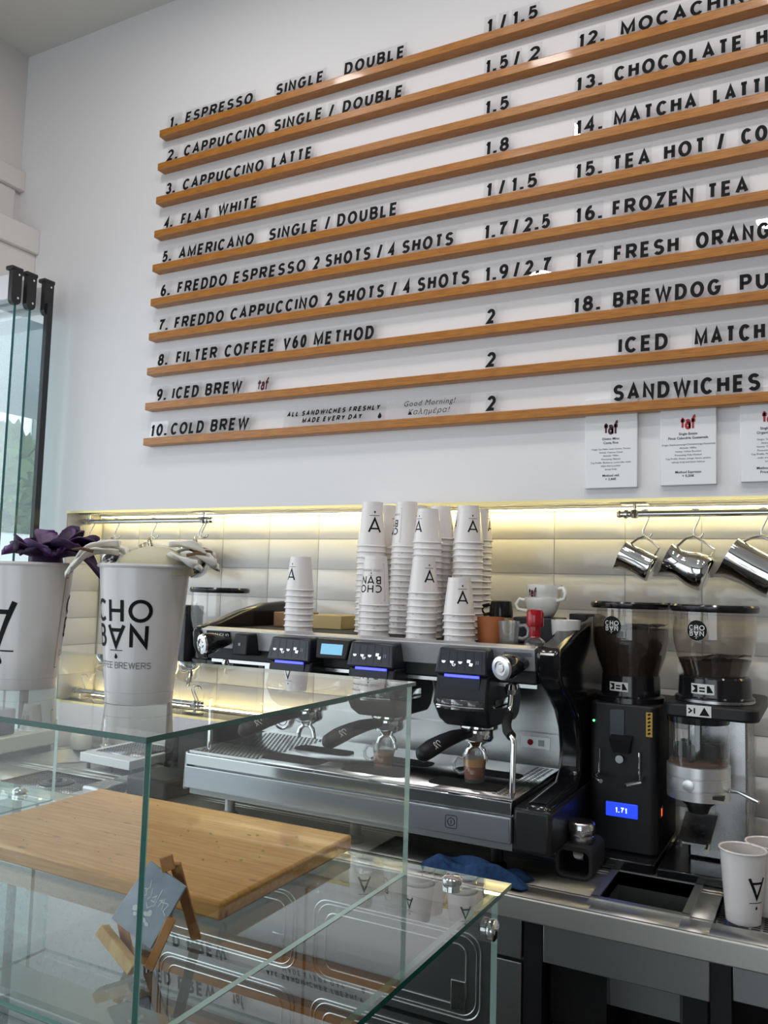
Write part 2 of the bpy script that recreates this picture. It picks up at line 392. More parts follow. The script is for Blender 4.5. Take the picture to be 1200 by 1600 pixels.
def letters(mb, t, f, w=.19, track=.17, mi=None, maxseg=None, kx=1.0):
    """draw text (cap height 1, starting at u=0) through f(u, v)"""
    x = 0
    for c in t:
        wd, lines = GL[c]; slim = wd <= .25; wd = wd*kx
        for ln in lines:
            q = [(x+w/2+p[0]*max(wd-w, 0.0), w/2+p[1]*(1-w)) for p in ln]
            if slim: q = [(x+wd/2, p[1]) for p in q]
            if maxseg:
                r = [q[0]]
                for a, b in zip(q[:-1], q[1:]):
                    k = max(1, int(math.hypot(b[0]-a[0], b[1]-a[1])/maxseg))
                    r += [(a[0]+(b[0]-a[0])*i/k, a[1]+(b[1]-a[1])*i/k) for i in range(1, k+1)]
                r[-1] = q[-1]; q = r
            mb.ribbon(q, w if c != '.' else w*1.15, f, mi)
        x += wd+track*kx
    return x-track*kx
def font_text(mb, body, f, size, align='CENTER', offset=0.0, shear=0.0, mi=0, space=1.0):
    """small print from the built-in typeface, laid out through f(u, v)"""
    c = bpy.data.curves.new('print', 'FONT'); c.body = body; c.size = size; c.align_x = align; c.offset = offset*size; c.shear = shear
    c.space_character = space; c.resolution_u = 2
    o = bpy.data.objects.new('print', c); COL.objects.link(o)
    bpy.context.view_layer.update()
    me = bpy.data.meshes.new_from_object(o.evaluated_get(bpy.context.evaluated_depsgraph_get()))
    vs = [mb.bm.verts.new(f(v.co.x, v.co.y)) for v in me.vertices]
    for p in me.polygons: mb.face([vs[i] for i in p.vertices], mi)
    bpy.data.objects.remove(o); bpy.data.curves.remove(c); bpy.data.meshes.remove(me)
def drop_outline(cx, cy, h, n=10):
    r = h*0.32; cyb = cy-h/2+r
    return [(cx, cy+h/2)]+[(cx+r*math.cos(math.radians(a)), cyb+r*math.sin(math.radians(a))) for a in [30-i*240/n for i in range(n+1)]]

# ================================================================== THE ROOM
WY, NB, NL, NT = 2.19, 2.365, -2.49, 1.752          # wall face, niche back, niche left jamb, niche top
XR, YF, ZC = 2.6, -3.6, 3.633
struct('floor', MB().box(-2.95, XR, YF, 2.5, -0.06, 0), 'floor_tile')
struct('ceiling', MB().box(-3.0, XR+.1, YF-.1, 2.5, ZC, ZC+.1), 'ceiling_paint')
m = MB()
m.box(-2.95, XR, WY, 2.5, 2.62, ZC); m.box(-2.645, XR, WY, 2.5, NT+.003, 2.62); m.box(-2.645, NL, WY, 2.5, 0, NT+.003); m.box(NL, XR, NB+.012, 2.5, 0, NT+.003); m.box(NL, XR, 2.31, NB+.02, 0, 0.84)
struct('wall_back', m, 'wall_paint')
m = MB()
m.box(-3.05, -2.873, YF, 2.5, 2.62, ZC); m.box(-3.05, -2.873, YF, -2.9, 0, 2.62)
struct('wall_left', m, 'left_paint')
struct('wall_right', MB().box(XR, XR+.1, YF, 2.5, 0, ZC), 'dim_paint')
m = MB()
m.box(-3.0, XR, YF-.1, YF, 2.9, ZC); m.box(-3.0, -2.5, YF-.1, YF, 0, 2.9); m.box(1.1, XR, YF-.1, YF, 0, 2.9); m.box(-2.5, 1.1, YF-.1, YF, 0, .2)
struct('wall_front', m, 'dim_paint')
# boxed beams on the left wall beside the glass doors
struct('trim_1', MB().box(-2.873, -2.842, YF, WY, 3.055, 3.135), 'left_paint', bevel=.003)
struct('trim_2', MB().box(-2.873, -2.86, 1.98, WY-.03, 2.86, 3.055), 'left_paint', bevel=.003)
struct('trim_3', MB().box(-2.873, -2.735, YF, WY, 2.775, 2.872), 'left_paint', bevel=.003)
struct('trim_4', MB().box(-2.873, -2.752, YF, WY, 2.615, 2.775), 'left_paint', bevel=.003)
# bevelled wall tiles of the niche (running in straight columns of half-bond)
def tiles(f, u0, u1, v0, v1, du, dv, m, shift=0.0, bond=True, vtop=9):
    g, b, h = .0012, .018, .0085
    r = 0; v = v1
    while v > v0:
        off = (shift+(du/2 if (r % 2 and bond) else 0)) % du
        u = u0-du+off
        while u < u1:
            a0, a1, c0, c1 = max(u, u0)+g, min(u+du, u1)-g, max(v-dv, v0)+g, min(v, vtop)-g
            if a1-a0 > .006 and c1-c0 > .006:
                bb = min(b, (a1-a0)/3, (c1-c0)/3)
                o_ = [(a0, c0), (a1, c0), (a1, c1), (a0, c1)]; i_ = [(a0+bb, c0+bb), (a1-bb, c0+bb), (a1-bb, c1-bb), (a0+bb, c1-bb)]
                O = [m.bm.verts.new(f(p[0], p[1], .001)) for p in o_]; I = [m.bm.verts.new(f(p[0], p[1], h)) for p in i_]
                m.face(I, 0)
                for k in range(4): m.face([O[k], O[(k+1) % 4], I[(k+1) % 4], I[k]], 0)
            u += du
        v -= dv; r += 1
m = MB()
tiles(lambda u, v, d: (u, NB-d, v), NL+.008, XR, 0.84, 1.763, .2, .1, m, shift=(-.098-NL-.008) % .2, bond=False, vtop=NT)
m.poly([(NL, NB, .84), (XR, NB, .84), (XR, NB, NT), (NL, NB, NT)], 1)
struct('wall_tiles_back', m, ['tile_glaze', 'grout'], smooth=8, recalc=False)
m = MB()
tiles(lambda u, v, d: (NL+d, u, v), WY+.002, NB, 0.84, 1.763, .2, .1, m, shift=.17, bond=False, vtop=NT)
m.poly([(NL, WY, .84), (NL, NB, .84), (NL, NB, NT), (NL, WY, NT)], 1)
struct('wall_tiles_left', m, ['tile_glaze', 'grout'], smooth=8, recalc=False)
struct('trim_5', MB().box(NL, XR, WY-.003, WY+.004, NT-.004, NT+.004), 'gold_trim')
# warm LED strip tucked against the back of the niche ceiling
led = thing('light_strip', 'warm glowing strip of small lights along the top of the tiled niche', 'light strip', (-.5, 2.334, 1.74))
m = MB(); m.box(NL+.02, XR-.05, 2.326, 2.342, 1.7455, 1.7515); put('channel', m, 'aluminium', led)
m = MB(); x = NL+.03
while x < XR-.07:
    m.box(x, x+.014, 2.328, 2.340, 1.7425, 1.7456); x += .0165
put('diode_row', m, 'led', led)
# ceiling downlights
for i, (x, y) in enumerate(LAMP_SPOTS):
    t = thing('ceiling_downlight', '', 'ceiling light', (x, y, ZC-.02), 'round ceiling downlights')
    t['label'] = 'round recessed ceiling downlight above the shop floor'
    m = MB(); m.lathe([(.075, ZC-.001), (.098, ZC-.001), (.098, ZC-.014), (.080, ZC-.014), (.075, ZC-.006)], (x, y, 0), 32, cap0=False, cap1=False)
    put('ring', m, 'white_metal', t)
    l = bpy.data.lights.new('downlight_bulb', 'AREA'); l.shape = 'DISK'; l.size = .15; l.energy = LAMP_POWER; l.color = (1.0, .955, .93)
    lo = bpy.data.objects.new('downlight_bulb', l); lo.location = (0, 0, .008); lo.parent = t; COL.objects.link(lo)

# ------------------------------------------------------------------ outside, seen through the glass doors
struct('ground', MB().box(-30, -2.95, -12, 24, -.25, -.1), 'pavement')
bd = thing('building', 'pale overexposed building across the street beyond the glass doors', 'building', (-13, 12, -.1))
m = MB(); m.box(-17, -13, 4, 22, -.1, 7.5); put('facade', m, 'facade', bd)
for yy in (5.5, 8, 10.5, 13, 15.5, 18):
    for zz in (0.4, 3.6): put('window', MB().box(-13.02, -12.96, yy, yy+1.1, zz, zz+1.5), 'facade_window', bd)
put('ledge', MB().box(-13.3, -12.9, 4, 22, 2.7, 2.95), 'facade', bd)
aw = thing('awning', 'grey-blue canopy outside over the pavement beyond the glass doors', 'awning', (-5.2, 4.5, 3.1))
put('canopy', MB().hexa([(-7.4, 2.5, 3.15), (-3.1, 2.5, 3.30), (-3.1, 7, 3.30), (-7.4, 7, 3.15), (-7.4, 2.5, 3.2), (-3.1, 2.5, 3.35), (-3.1, 7, 3.35), (-7.4, 7, 3.2)]), 'awning', aw)
put('post', MB().cyl((-7.3, 6.3, -.1), (-7.3, 6.3, 3.16), .04), 'steel_dark', aw)
def bush(name, label, c, r, n, seed, h0):
    rn = random.Random(seed); t = thing(name, label, 'bush', (c[0], c[1], -.1))
    m = MB(); m.cyl((c[0], c[1], -.1), (c[0], c[1], c[2]), .05, .03, 8); put('trunk', m, 'bark', t)
    m = MB()
    for i in range(n):
        d = Vector((rn.gauss(0, 1), rn.gauss(0, 1), rn.gauss(0, 1))).normalized()*r*rn.uniform(.5, 1.0)
        p = Vector(c)+Vector((d.x, d.y, d.z*.9)); a = Vector((rn.gauss(0, 1), rn.gauss(0, 1), rn.gauss(0, 1))).normalized(); b = a.orthogonal().normalized(); s = .10*rn.uniform(.7, 1.5)
        m.poly([p-a*s, p+b*s*.5, p+a*s, p-b*s*.5])
    put('foliage', m, 'leaf', t, recalc=False)
bush('bush', 'green leafy bush standing outside behind the folded glass doors', (-6.7, 5.05, 2.52), .42, 420, 3, 0)
bush('bush', 'darker rounded bush outside, lower and further right beyond the glass doors', (-7.1, 5.75, 2.0), .45, 420, 5, 0)
kb = put('planter', MB().box(-6.35, -6.05, 2.2, 5.9, -.1, 1.86), 'facade', bevel=.02); tag(kb, 'pale street planter wall outside beyond the glass doors', 'planter')
kc = put('kiosk', MB().box(-9.5, -8.6, 5.0, 9.0, -.1, 2.75), 'facade_window', bevel=.02); tag(kc, 'dark glazed kiosk across the pavement outside', 'kiosk')
# ------------------------------------------------------------------ folded glass doors at the left
for i, (y, lab) in enumerate(((1.955, 'frameless glass door leaf at the front of the folded stack'), (2.018, 'middle frameless glass door leaf in the folded stack'), (2.095, 'rearmost glass door leaf with a full black edge strip against the wall'))):
    t = thing('glass_door', lab, 'glass door', (-2.9, y, .05), 'folded glass door leaves')
    xe = -2.55; t0 = y-.005; t1 = y+.005
    m = MB(); m.box(-3.35, xe, t0, t1, .1, 2.50, 0)
    for f in m.bm.faces:
        if abs(f.normal.y) < .5: f.material_index = 1
    m.recalc()
    for f in m.bm.faces: f.material_index = 1 if abs(f.normal.y) < .5 else 0
    put('pane', m, ['door_glass', 'door_edge'], t, recalc=False)
    put('top_rail', MB().box(-3.35, xe-.012, y-.018, y+.018, 2.492, 2.585), 'white_metal', t, bevel=.004)
    cp = [(y+.020*math.cos(a), 2.495+.020*math.sin(a)) for a in [PI+PI*k/8 for k in range(9)]]+[(y+.020, 2.60), (y-.020, 2.60)]
    c = put('end_cap', MB().prism(cp, 'x', xe-.016, xe+.004), 'black_plastic', t)
    for zz in (2.585, 2.50):
        put('screw', MB().cyl((xe+.0035, y+.006, zz), (xe+.006, y+.006, zz), .004, seg=8), 'chrome', c)
    put('roller', MB().box(xe-.03, xe+.006, y-.026, y+.024, 2.598, 2.613), 'black_plastic', t, bevel=.004)
    if i == 2: put('edge_strip', MB().box(xe-.004, xe+.014, y-.012, y+.012, .1, 2.52), 'black_plastic', t)

# ================================================================== MENU LEDGES AND LETTER PLATES
LZ = [3.092-.1241*k for k in range(10)]
WORDS = [
  [('1.',-2.078,-2.012), ('ESPRESSO',-1.997,-1.692), ('SINGLE',-1.608,-1.410), ('DOUBLE',-1.343,-1.118), ('1',-0.866,-0.830), ('/',-0.821,-0.791), ('1.5',-0.782,-0.700)],
  [('2.',-2.070,-2.016), ('CAPPUCCINO',-1.996,-1.634), ('SINGLE',-1.610,-1.410), ('/',-1.398,-1.367), ('DOUBLE',-1.346,-1.121), ('1.5',-0.862,-0.786), ('/',-0.776,-0.751), ('2',-0.731,-0.691), ('12.',-0.590,-0.514), ('MOCACHINO',-0.479,-0.116)],
  [('3.',-2.068,-2.020), ('CAPPUCCINO',-1.994,-1.635), ('LATTE',-1.612,-1.444), ('1.5',-0.861,-0.782), ('13.',-0.596,-0.519), ('CHOCOLATE',-0.495,-0.165), ('HOT',-0.143,-0.043)],
  [('4.',-2.068,-2.024), ('FLAT',-1.995,-1.858), ('WHITE',-1.830,-1.653), ('1.8',-0.857,-0.780), ('14.',-0.595,-0.518), ('MATCHA',-0.496,-0.275), ('LATTE',-0.248,-0.094)],
  [('5.',-2.069,-2.022), ('AMERICANO',-1.996,-1.662), ('SINGLE',-1.613,-1.412), ('/',-1.398,-1.365), ('DOUBLE',-1.351,-1.128), ('1',-0.857,-0.826), ('/',-0.816,-0.789), ('1.5',-0.778,-0.696), ('15.',-0.595,-0.518), ('TEA',-0.496,-0.393), ('HOT',-0.364,-0.257), ('/',-0.237,-0.211), ('COLD',-0.183,-0.053)],
  [('6.',-2.067,-2.020), ('FREDDO',-1.994,-1.767), ('ESPRESSO',-1.751,-1.453), ('2 SHOTS',-1.434,-1.216), ('/',-1.205,-1.176), ('4 SHOTS',-1.168,-0.943), ('1.7',-0.856,-0.782), ('/',-0.772,-0.748), ('2.5',-0.739,-0.658), ('16.',-0.594,-0.517), ('FROZEN',-0.498,-0.283), ('TEA',-0.260,-0.158)],
  [('7.',-2.071,-2.021), ('FREDDO',-2.000,-1.774), ('CAPPUCCINO',-1.758,-1.402), ('2 SHOTS',-1.383,-1.166), ('/',-1.155,-1.123), ('4 SHOTS',-1.112,-0.889), ('1.9',-0.852,-0.776), ('/',-0.768,-0.742), ('2.7',-0.735,-0.655), ('17.',-0.593,-0.516), ('FRESH',-0.494,-0.319), ('ORANGE',-0.290,-0.077)],
  [('8.',-2.065,-2.015), ('FILTER',-1.984,-1.794), ('COFFEE',-1.775,-1.560), ('V60',-1.537,-1.442), ('METHOD',-1.423,-1.197), ('2',-0.844,-0.813), ('18.',-0.598,-0.521), ('BREWDOG',-0.496,-0.220), ('PUNK',-0.189,-0.035)],
  [('9.',-2.063,-2.013), ('ICED',-1.993,-1.866), ('BREW',-1.849,-1.684), ('taf',-1.632,-1.579), ('2',-0.842,-0.809), ('ICED',-0.480,-0.346), ('MATCHA',-0.294,-0.087)],
  [('10.',-2.081,-2.002), ('COLD',-1.993,-1.837), ('BREW',-1.820,-1.651), ('ALL SANDWICHES FRESHLY\nMADE EVERY DAY',-1.519,-1.156), ('Good Morning!\nΚαλημέρα!',-1.144,-0.887), ('2',-0.839,-0.807), ('SANDWICHES',-0.494,-0.133)]]
SAFE = {'BREWDOG': 'the name of a brewery', 'taf': 'a small logo', 'PUNK': 'the name of a beer', '/': 'a slash'}
PT = .0028
for k, z in enumerate(LZ):
    first = WORDS[k][0][0]
    o = put('menu_ledge', MB().box(-2.098, 1.3, 2.153, WY-.0003, z, z+.026), 'ledge_wood', bevel=.0025)
    # a groove holds the plates: modelled as a raised front lip
    tag(o, 'honey-coloured wooden menu ledge, %s from the top, holding item %s' % (ORD[k], first.rstrip('.')), 'menu ledge', 'wooden menu ledges on the white wall')
    zt = z+.026; prev = None
    for (w, x0, x1) in WORDS[k]:
        tall = .058; big = '\n' in w
        if big: tall = .062
        shown = SAFE.get(w, w)
        if big: shown = 'the two-line note about fresh sandwiches' if 'ALL' in w else 'a two-line morning greeting'
        lab = 'clear plate reading %s %s, %s ledge' % (shown, ('after '+SAFE.get(prev, prev).split('\n')[0].replace('ALL SANDWICHES FRESHLY', 'the sandwich note').replace('Good Morning!', 'the greeting')) if prev else 'at the left end', ORD[k])
        lean = random.uniform(.004, .009)+.002
        yb = 2.1645-random.uniform(0, .001); cx = (x0+x1)/2
        def P(u, v, d, yb=yb, lean=lean, x0=x0, zt=zt, tall=tall):
            return (x0+u, yb+lean*v/tall-d, zt+.0004+v)
        wd = x1-x0
        m = MB(); m.hexa([P(0, 0, 0), P(wd, 0, 0), P(wd, 0, -PT), P(0, 0, -PT), P(0, tall, 0), P(wd, tall, 0), P(wd, tall, -PT), P(0, tall, -PT)])
        pl = put('letter_plate', m, 'acrylic'); tag(pl, lab, 'letter plate', 'clear letter plates of the menu')
        m = MB(); ink = 'ink'
        if big:
            L = w.split('\n')
            if 'ALL' in w:
                hh = .0165; tr = .34; kx = (wd-.03)/hh/text_w(L[0], .2, tr)
                for li, (s, zz) in enumerate(((L[0], .036), (L[1], .012))):
                    u0 = (wd-.012-text_w(s, .2, tr)*kx*hh)/2
                    if li: put('lettering', m, ink, pl, recalc=False); m = MB()
                    letters(m, s, lambda u, v, u0=u0, zz=zz: P(u0+u*hh+v*.003, zz+v*hh, .0006), .25, tr, kx=kx)
                dm = MB(); dm.poly([P(u, v, .0006) for u, v in drop_outline(wd-.018, .018, .020)]); put('drop_mark', dm, 'ink', pl, recalc=False)
            else:
                font_text(m, L[0], lambda u, v: P(wd/2+u, .038+v, .0006), .023, offset=.0, shear=.25, space=1.15)
                put('lettering', m, ink, pl, recalc=False); m = MB()
                font_text(m, L[1], lambda u, v: P(wd/2+u, .012+v, .0006), .023, offset=.0, shear=.25, space=1.15)
        elif w == 'taf':
            nat = text_w(w, .2, .02)
            letters(m, w, lambda u, v: P(.004+u*(wd-.010)/nat, .006+v*.040, .0006), .22, .02); ink = 'ink_maroon'
        else:
            hh = .0440; tr = .24; mg = .003 if len(w) < 4 else .006; nat = text_w(w, .2, tr)
            kx = min(1.0, (wd-2*mg)/hh/nat); mg = (wd-nat*kx*hh)/2
            letters(m, w, lambda u, v: P(mg+u*hh, .0055+v*hh, .0006), .21, tr, kx=kx)
        put('lettering', m, ink, pl, recalc=False)
        prev = w

# ------------------------------------------------------------------ white coffee cards under the lowest ledge
CARDS = [
 (-.563, -.428, 1.783, 'ink_maroon', 'leftmost', ['Divino Mino', 'Costa Rica'], ['Origin: San Pablo, Leon Cortes, Tarrazu', 'Variety: Caturra, Catuai', 'Altitude: 1900m', 'Processing: Natural', 'Cup Profile: Blueberry, cocoa nibs, violet,', 'black cherry praline,', 'syrupy body'], ['Method v60', '+ 3,40€']),
 (-.372, -.239, 1.785, 'ink_red', 'middle', ['Single Estate', 'Finca Calandria Guatemala'], ['Origin: Huehuetenango/Chimaltenango/Guatemala', 'Altitude: 1600m', 'Variety: Yellow Bourbon', 'Processing: Fully Washed', 'Cup Profile: Sweet, orange, lemon, praline,', 'velvety body and bitter balance'], ['Method Espresso', '+ 0,30€']),
 (-.186, -.052, 1.788, 'ink_red', 'rightmost', ['Single Estate', 'Organic Sumatra'], ['Origin: Takengon, Aceh', 'Altitude: 1500m', 'Variety: Typica, Catimor', 'Processing: Wet hulled', 'Cup Profile: Milk chocolate, spice,', 'cedar and brown sugar', 'long finish'], ['Method Espresso', 'Price / 0,30€'])]
for (x0, x1, z0, logo, pos, head, body, foot) in CARDS:
    z1 = 2.02; cx = (x0+x1)/2
    t = thing('coffee_card', 'white printed coffee card with %s logo, %s of three under the lowest ledge' % ('dark maroon' if 'maroon' in logo else 'red', pos), 'information card', (cx, 2.18, z0), 'coffee cards on the wall')
    put('card', MB().box(x0, x1, WY-.014, WY-.0005, z0, z1), 'card_white', t, bevel=.002)
    F = lambda u, v: (cx+u, WY-.0146, z0+v)
    m = MB(); nat = text_w('taf', .2, -.06); letters(m, 'taf', lambda u, v: F(-.019+u*.038/nat, .140+v*.034), .25, -.06); put('logo', m, logo, t, recalc=False)
    m = MB()
    for i, s in enumerate(head): font_text(m, s, lambda u, v, i=i: F(u, .126-i*.0105+v), .0088, offset=.012)
    for i, s in enumerate(body): font_text(m, s, lambda u, v, i=i: F(u, .100-i*.0088+v), .0062)
    for i, s in enumerate(foot): font_text(m, s, lambda u, v, i=i: F(u, .030-i*.0095+v), .0088, offset=.012)
    put('print', m, 'ink', t, recalc=False)

# ================================================================== COUNTER
CT = .90
ct = thing('counter', 'long stainless steel bar counter along the tiled niche', 'counter', (-.6, 2.0, 0))
holes = [(-.426, -.258, 1.765, 1.957), (-.205, .12, 1.755, 1.917), (-2.215, -1.925, 1.752, 1.932), (-2.44, -2.18, 1.99, 2.25)]
xs = sorted({-2.54, -2.485, 1.4} | {h[0] for h in holes} | {h[1] for h in holes}); ys = sorted({1.69, 2.186, 2.363} | {h[2] for h in holes} | {h[3] for h in holes})
m = MB()
for a, b in zip(xs[:-1], xs[1:]):
    for c, d in zip(ys[:-1], ys[1:]):
        mx, my = (a+b)/2, (c+d)/2
        if any(h[0] < mx < h[1] and h[2] < my < h[3] for h in holes) or (my > 2.186 and mx < -2.485): continue
        m.box(a, b, c, d, CT-.03, CT)
# sink surround: square plate with a round hole
sc = (-2.31, 2.12); sr = .122; n = 48
sq = []
for i in range(n):
    a = 2*PI*i/n; dx, dy = math.cos(a), math.sin(a); k = min(.13/abs(dx) if abs(dx) > 1e-6 else 9, .13/abs(dy) if abs(dy) > 1e-6 else 9)
    sq.append((sc[0]+dx*k, sc[1]+dy*k))
R0 = [m.bm.verts.new((x, y, CT)) for x, y in sq]; R1 = [m.bm.verts.new((sc[0]+sr*math.cos(2*PI*i/n), sc[1]+sr*math.sin(2*PI*i/n), CT)) for i in range(n)]
R2 = [m.bm.verts.new((sc[0]+(sr-.006)*math.cos(2*PI*i/n), sc[1]+(sr-.006)*math.sin(2*PI*i/n), CT-.12)) for i in range(n)]
for i in range(n):
    j = (i+1) % n; m.face([R0[i], R0[j], R1[j], R1[i]]); m.face([R1[i], R1[j], R2[j], R2[i]])
m.face(R2)
put('worktop', m, 'steel_counter', ct, recalc=False)
put('front_edge', MB().box(-2.54, 1.4, 1.682, 1.692, .855, CT+.0004), 'steel_counter', ct, bevel=.003, seg=3)
# knock-out chute
m = MB(); a, b, c, d = holes[0]
for q in ((a-.012, b+.012, c-.012, c+.004), (a-.012, b+.012, d-.004, d+.012), (a-.012, a+.004, c, d), (b-.004, b+.012, c, d)): m.box(*q, CT, CT+.003)
ch = put('chute_frame', m, 'steel_counter', ct)
m = MB(); m.box(a, b, c, d, .70, CT-.001)
bmesh.ops.delete(m.bm, geom=[f for f in m.bm.faces if all(v.co.z > .85 for v in f.verts)], context='FACES')
put('chute_well', m, 'steel_dark', ct, recalc=False)
put('knock_bar', MB().cyl((a, 1.83, .86), (b, 1.83, .86), .014), 'black_rubber', ct)
# slotted drip grilles let into the worktop
def slots(a, b, c, d, z, mats, nx, ny, sx, sy, name, parent, skip=None):
    m = MB(); m.box(a, b, c, d, z-.004, z, 0)
    for i in range(nx):
        for j in range(ny):
            x = a+(i+.5)*(b-a)/nx; y = c+(j+.5)*(d-c)/ny
            if skip and skip(x, y): continue
            m.poly([(x-sx, y-sy, z+.0003), (x+sx, y-sy, z+.0003), (x+sx, y+sy, z+.0003), (x-sx, y+sy, z+.0003)], 1)
    return put(name, m, mats, parent, recalc=False)
a, b, c, d = holes[1]
slots(a+.002, b-.002, c+.002, d-.002, CT-.008, ['steel_mid', 'grille_hole'], 16, 14, .0075, .0030, 'drip_grille', ct)
m = MB(); m.box(a, b, c, d, .84, CT-.001)
bmesh.ops.delete(m.bm, geom=[f for f in m.bm.faces if all(v.co.z > .85 for v in f.verts)], context='FACES')
put('drip_basin', m, 'steel_mid', ct, recalc=False)
a, b, c, d = holes[2]
slots(a+.002, b-.002, c+.002, d-.002, CT-.006, ['steel_mid', 'grille_hole'], 26, 18, .0036, .0036, 'rinser_grille', ct, lambda x, y: math.hypot(x+2.07, y-1.842) < .055)
m = MB(); m.lathe([(.052, CT-.006), (.052, CT-.001), (.046, CT+.002), (.030, CT+.002), (.026, CT-.004), (.008, CT-.004), (.006, CT+.004), (0, CT+.005)], (-2.07, 1.842, 0), 28)
put('jug_rinser', m, 'black_gloss', ct)
m = MB(); m.box(a, b, c, d, .84, CT-.001)
bmesh.ops.delete(m.bm, geom=[f for f in m.bm.faces if all(v.co.z > .85 for v in f.verts)], context='FACES')
put('rinser_basin', m, 'steel_mid', ct, recalc=False)
put('apron', MB().box(-.517, -.204, 1.70, 1.712, .778, .857), 'steel_dark', ct, bevel=.002)
put('apron', MB().box(-.165, 1.4, 1.70, 1.712, .79, .857), 'steel_dark', ct, bevel=.002)
for x0, x1 in ((-.558, -.520), (-.204, -.168), (1.36, 1.4)): put('post', MB().box(x0, x1, 1.705, 1.745, 0, .857), 'black_satin', ct)
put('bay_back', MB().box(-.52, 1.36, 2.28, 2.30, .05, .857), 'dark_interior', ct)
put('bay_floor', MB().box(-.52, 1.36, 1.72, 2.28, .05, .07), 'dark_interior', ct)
# tap of the round sink
tp = thing('tap', 'slim chrome tap standing behind the round sink', 'tap', (-2.35, 2.30, CT))
put('base', MB().lathe([(.024, 0), (.024, .006), (.014, .012), (.012, .10)], (-2.35, 2.30, CT), 20), 'chrome', tp)
put('spout', MB().tube([(-2.35, 2.30, 1.0), (-2.35, 2.30, 1.13), (-2.348, 2.28, 1.165), (-2.342, 2.25, 1.175), (-2.336, 2.215, 1.165), (-2.334, 2.20, 1.14)], .009, 12), 'chrome', tp)
# under-counter refrigerator with pressed drawers
fr = thing('fridge', 'stainless under-counter fridge with pressed rounded drawer fronts', 'fridge', (-1.05, 2.0, .05))
put('body', MB().box(-1.545, -.56, 1.722, 2.28, .05, .856), 'steel_dark', fr)
def rrect(x0, x1, z0, z1, r, n=6):
    p = []
    for cx, cz, a0 in ((x1-r, z1-r, 0), (x0+r, z1-r, 90), (x0+r, z0+r, 180), (x1-r, z0+r, 270)):
        p += [(cx+r*math.cos(math.radians(a0+90*i/n)), cz+r*math.sin(math.radians(a0+90*i/n))) for i in range(n+1)]
    return p
for row, (z0, z1) in enumerate(((.61, .815), (.385, .60), (.16, .375))):
    for q in range(2):
        x1 = -.628-.455*q; x0 = x1-.447
        m = MB(); m.box(x0, x1, 1.702, 1.72, z0, z1, 0)
        for ins, rr in ((.020, .0022), (.029, .0016), (.052, .0022)):
            m.tube([(x, 1.7015, z) for x, z in rrect(x0+ins, x1-ins, z0+ins*.8, z1-ins*.8, .035 if ins < .05 else .022)], rr, 6, 1, closed=True)
        dr = put('drawer', m, ['steel_dark', 'steel'], fr)
        put('latch_plate', MB().box(x1-.085, x1-.052, 1.697, 1.7015, z0+.03, z0+.092), 'steel_mid', dr, bevel=.002)
put('side_panel', MB().box(-.624, -.562, 1.702, 1.72, .16, .765), 'steel_dark', fr, bevel=.002)
put('side_panel', MB().box(-.624, -.562, 1.702, 1.72, .772, .85), 'steel_dark', fr, bevel=.002)
dw = thing('dishwasher', 'plain grey under-counter dishwasher seen through the lower glass case', 'dishwasher', (-2.0, 2.0, .05))
put('body', MB().box(-2.48, -1.555, 1.722, 2.28, .05, .856), 'steel_dark', dw)
put('door', MB().box(-2.475, -1.565, 1.70, 1.7215, .12, .70), 'steel_mid', dw, bevel=.004)
put('control_panel', MB().box(-2.475, -1.565, 1.70, 1.7215, .71, .85), 'steel_dark', dw, bevel=.004)
# bins in the open bay
b1 = thing('waste_bin', 'black waste bin with shiny liner bag at left of the open bay', 'bin', (-.46, 1.85, .07))
m = MB(); m.ring_loft([[(x, y, z) for x, y in ((-.51+k, 1.74+k, ), (-.40-k, 1.74+k), (-.40-k, 1.98-k), (-.51+k, 1.98-k))] for z, k in ((.07, .02), (.765, 0))], True, False); put('body', m, 'black_satin', b1)
m = MB(); rn = random.Random(4); ring = []
for zz, e in ((.66, .004), (.72, .006), (.775, .004), (.782, -.004), (.74, -.008)):
    r = []
    for i in range(28):
        t = i/28*4; s_, u = int(t), t-int(t); c4 = [(-.51, 1.74), (-.40, 1.74), (-.40, 1.98), (-.51, 1.98)]
        p, q = c4[s_], c4[(s_+1) % 4]; x = p[0]+(q[0]-p[0])*u; y = p[1]+(q[1]-p[1])*u
        d = Vector((x+.455, y-1.86)).normalized()*(e+rn.uniform(-.003, .003)); r.append((x+d.x, y+d.y, zz+rn.uniform(-.006, .006)))
    ring.append(r)
m.ring_loft(ring, False, False); put('liner_bag', m, 'bin_bag', b1)
b2 = put('crate', MB().box(-.262, -.208, 1.735, 2.02, .07, .778), 'black_satin', bevel=.006); tag(b2, 'narrow black box at right of the open bay under the counter', 'box')

# ================================================================== ESPRESSO MACHINE
em = thing('espresso_machine', 'three-group stainless and black espresso machine on the bar counter', 'espresso machine', (-1.04, 2.0, CT))
XL, XRm = -1.487, -.600
put('base', MB().box(XL, XRm, 1.76, 2.30, .978, 1.066), 'steel', em)
put('lower_front_panel', MB().hexa([(XL, 1.736, .982), (XRm, 1.736, .982), (XRm, 1.765, .982), (XL, 1.765, .982), (XL, 1.736, 1.0365), (XRm, 1.736, 1.0365), (XRm, 1.765, 1.0365), (XL, 1.765, 1.0365)]), 'steel_panel', em, bevel=.002)
put('upper_front_strip', MB().hexa([(XL, 1.738, 1.040), (XRm, 1.738, 1.040), (XRm, 1.765, 1.040), (XL, 1.765, 1.040), (XL, 1.739, 1.068), (XRm, 1.739, 1.068), (XRm, 1.765, 1.072), (XL, 1.765, 1.072)]), 'mirror_steel', em, bevel=.002)
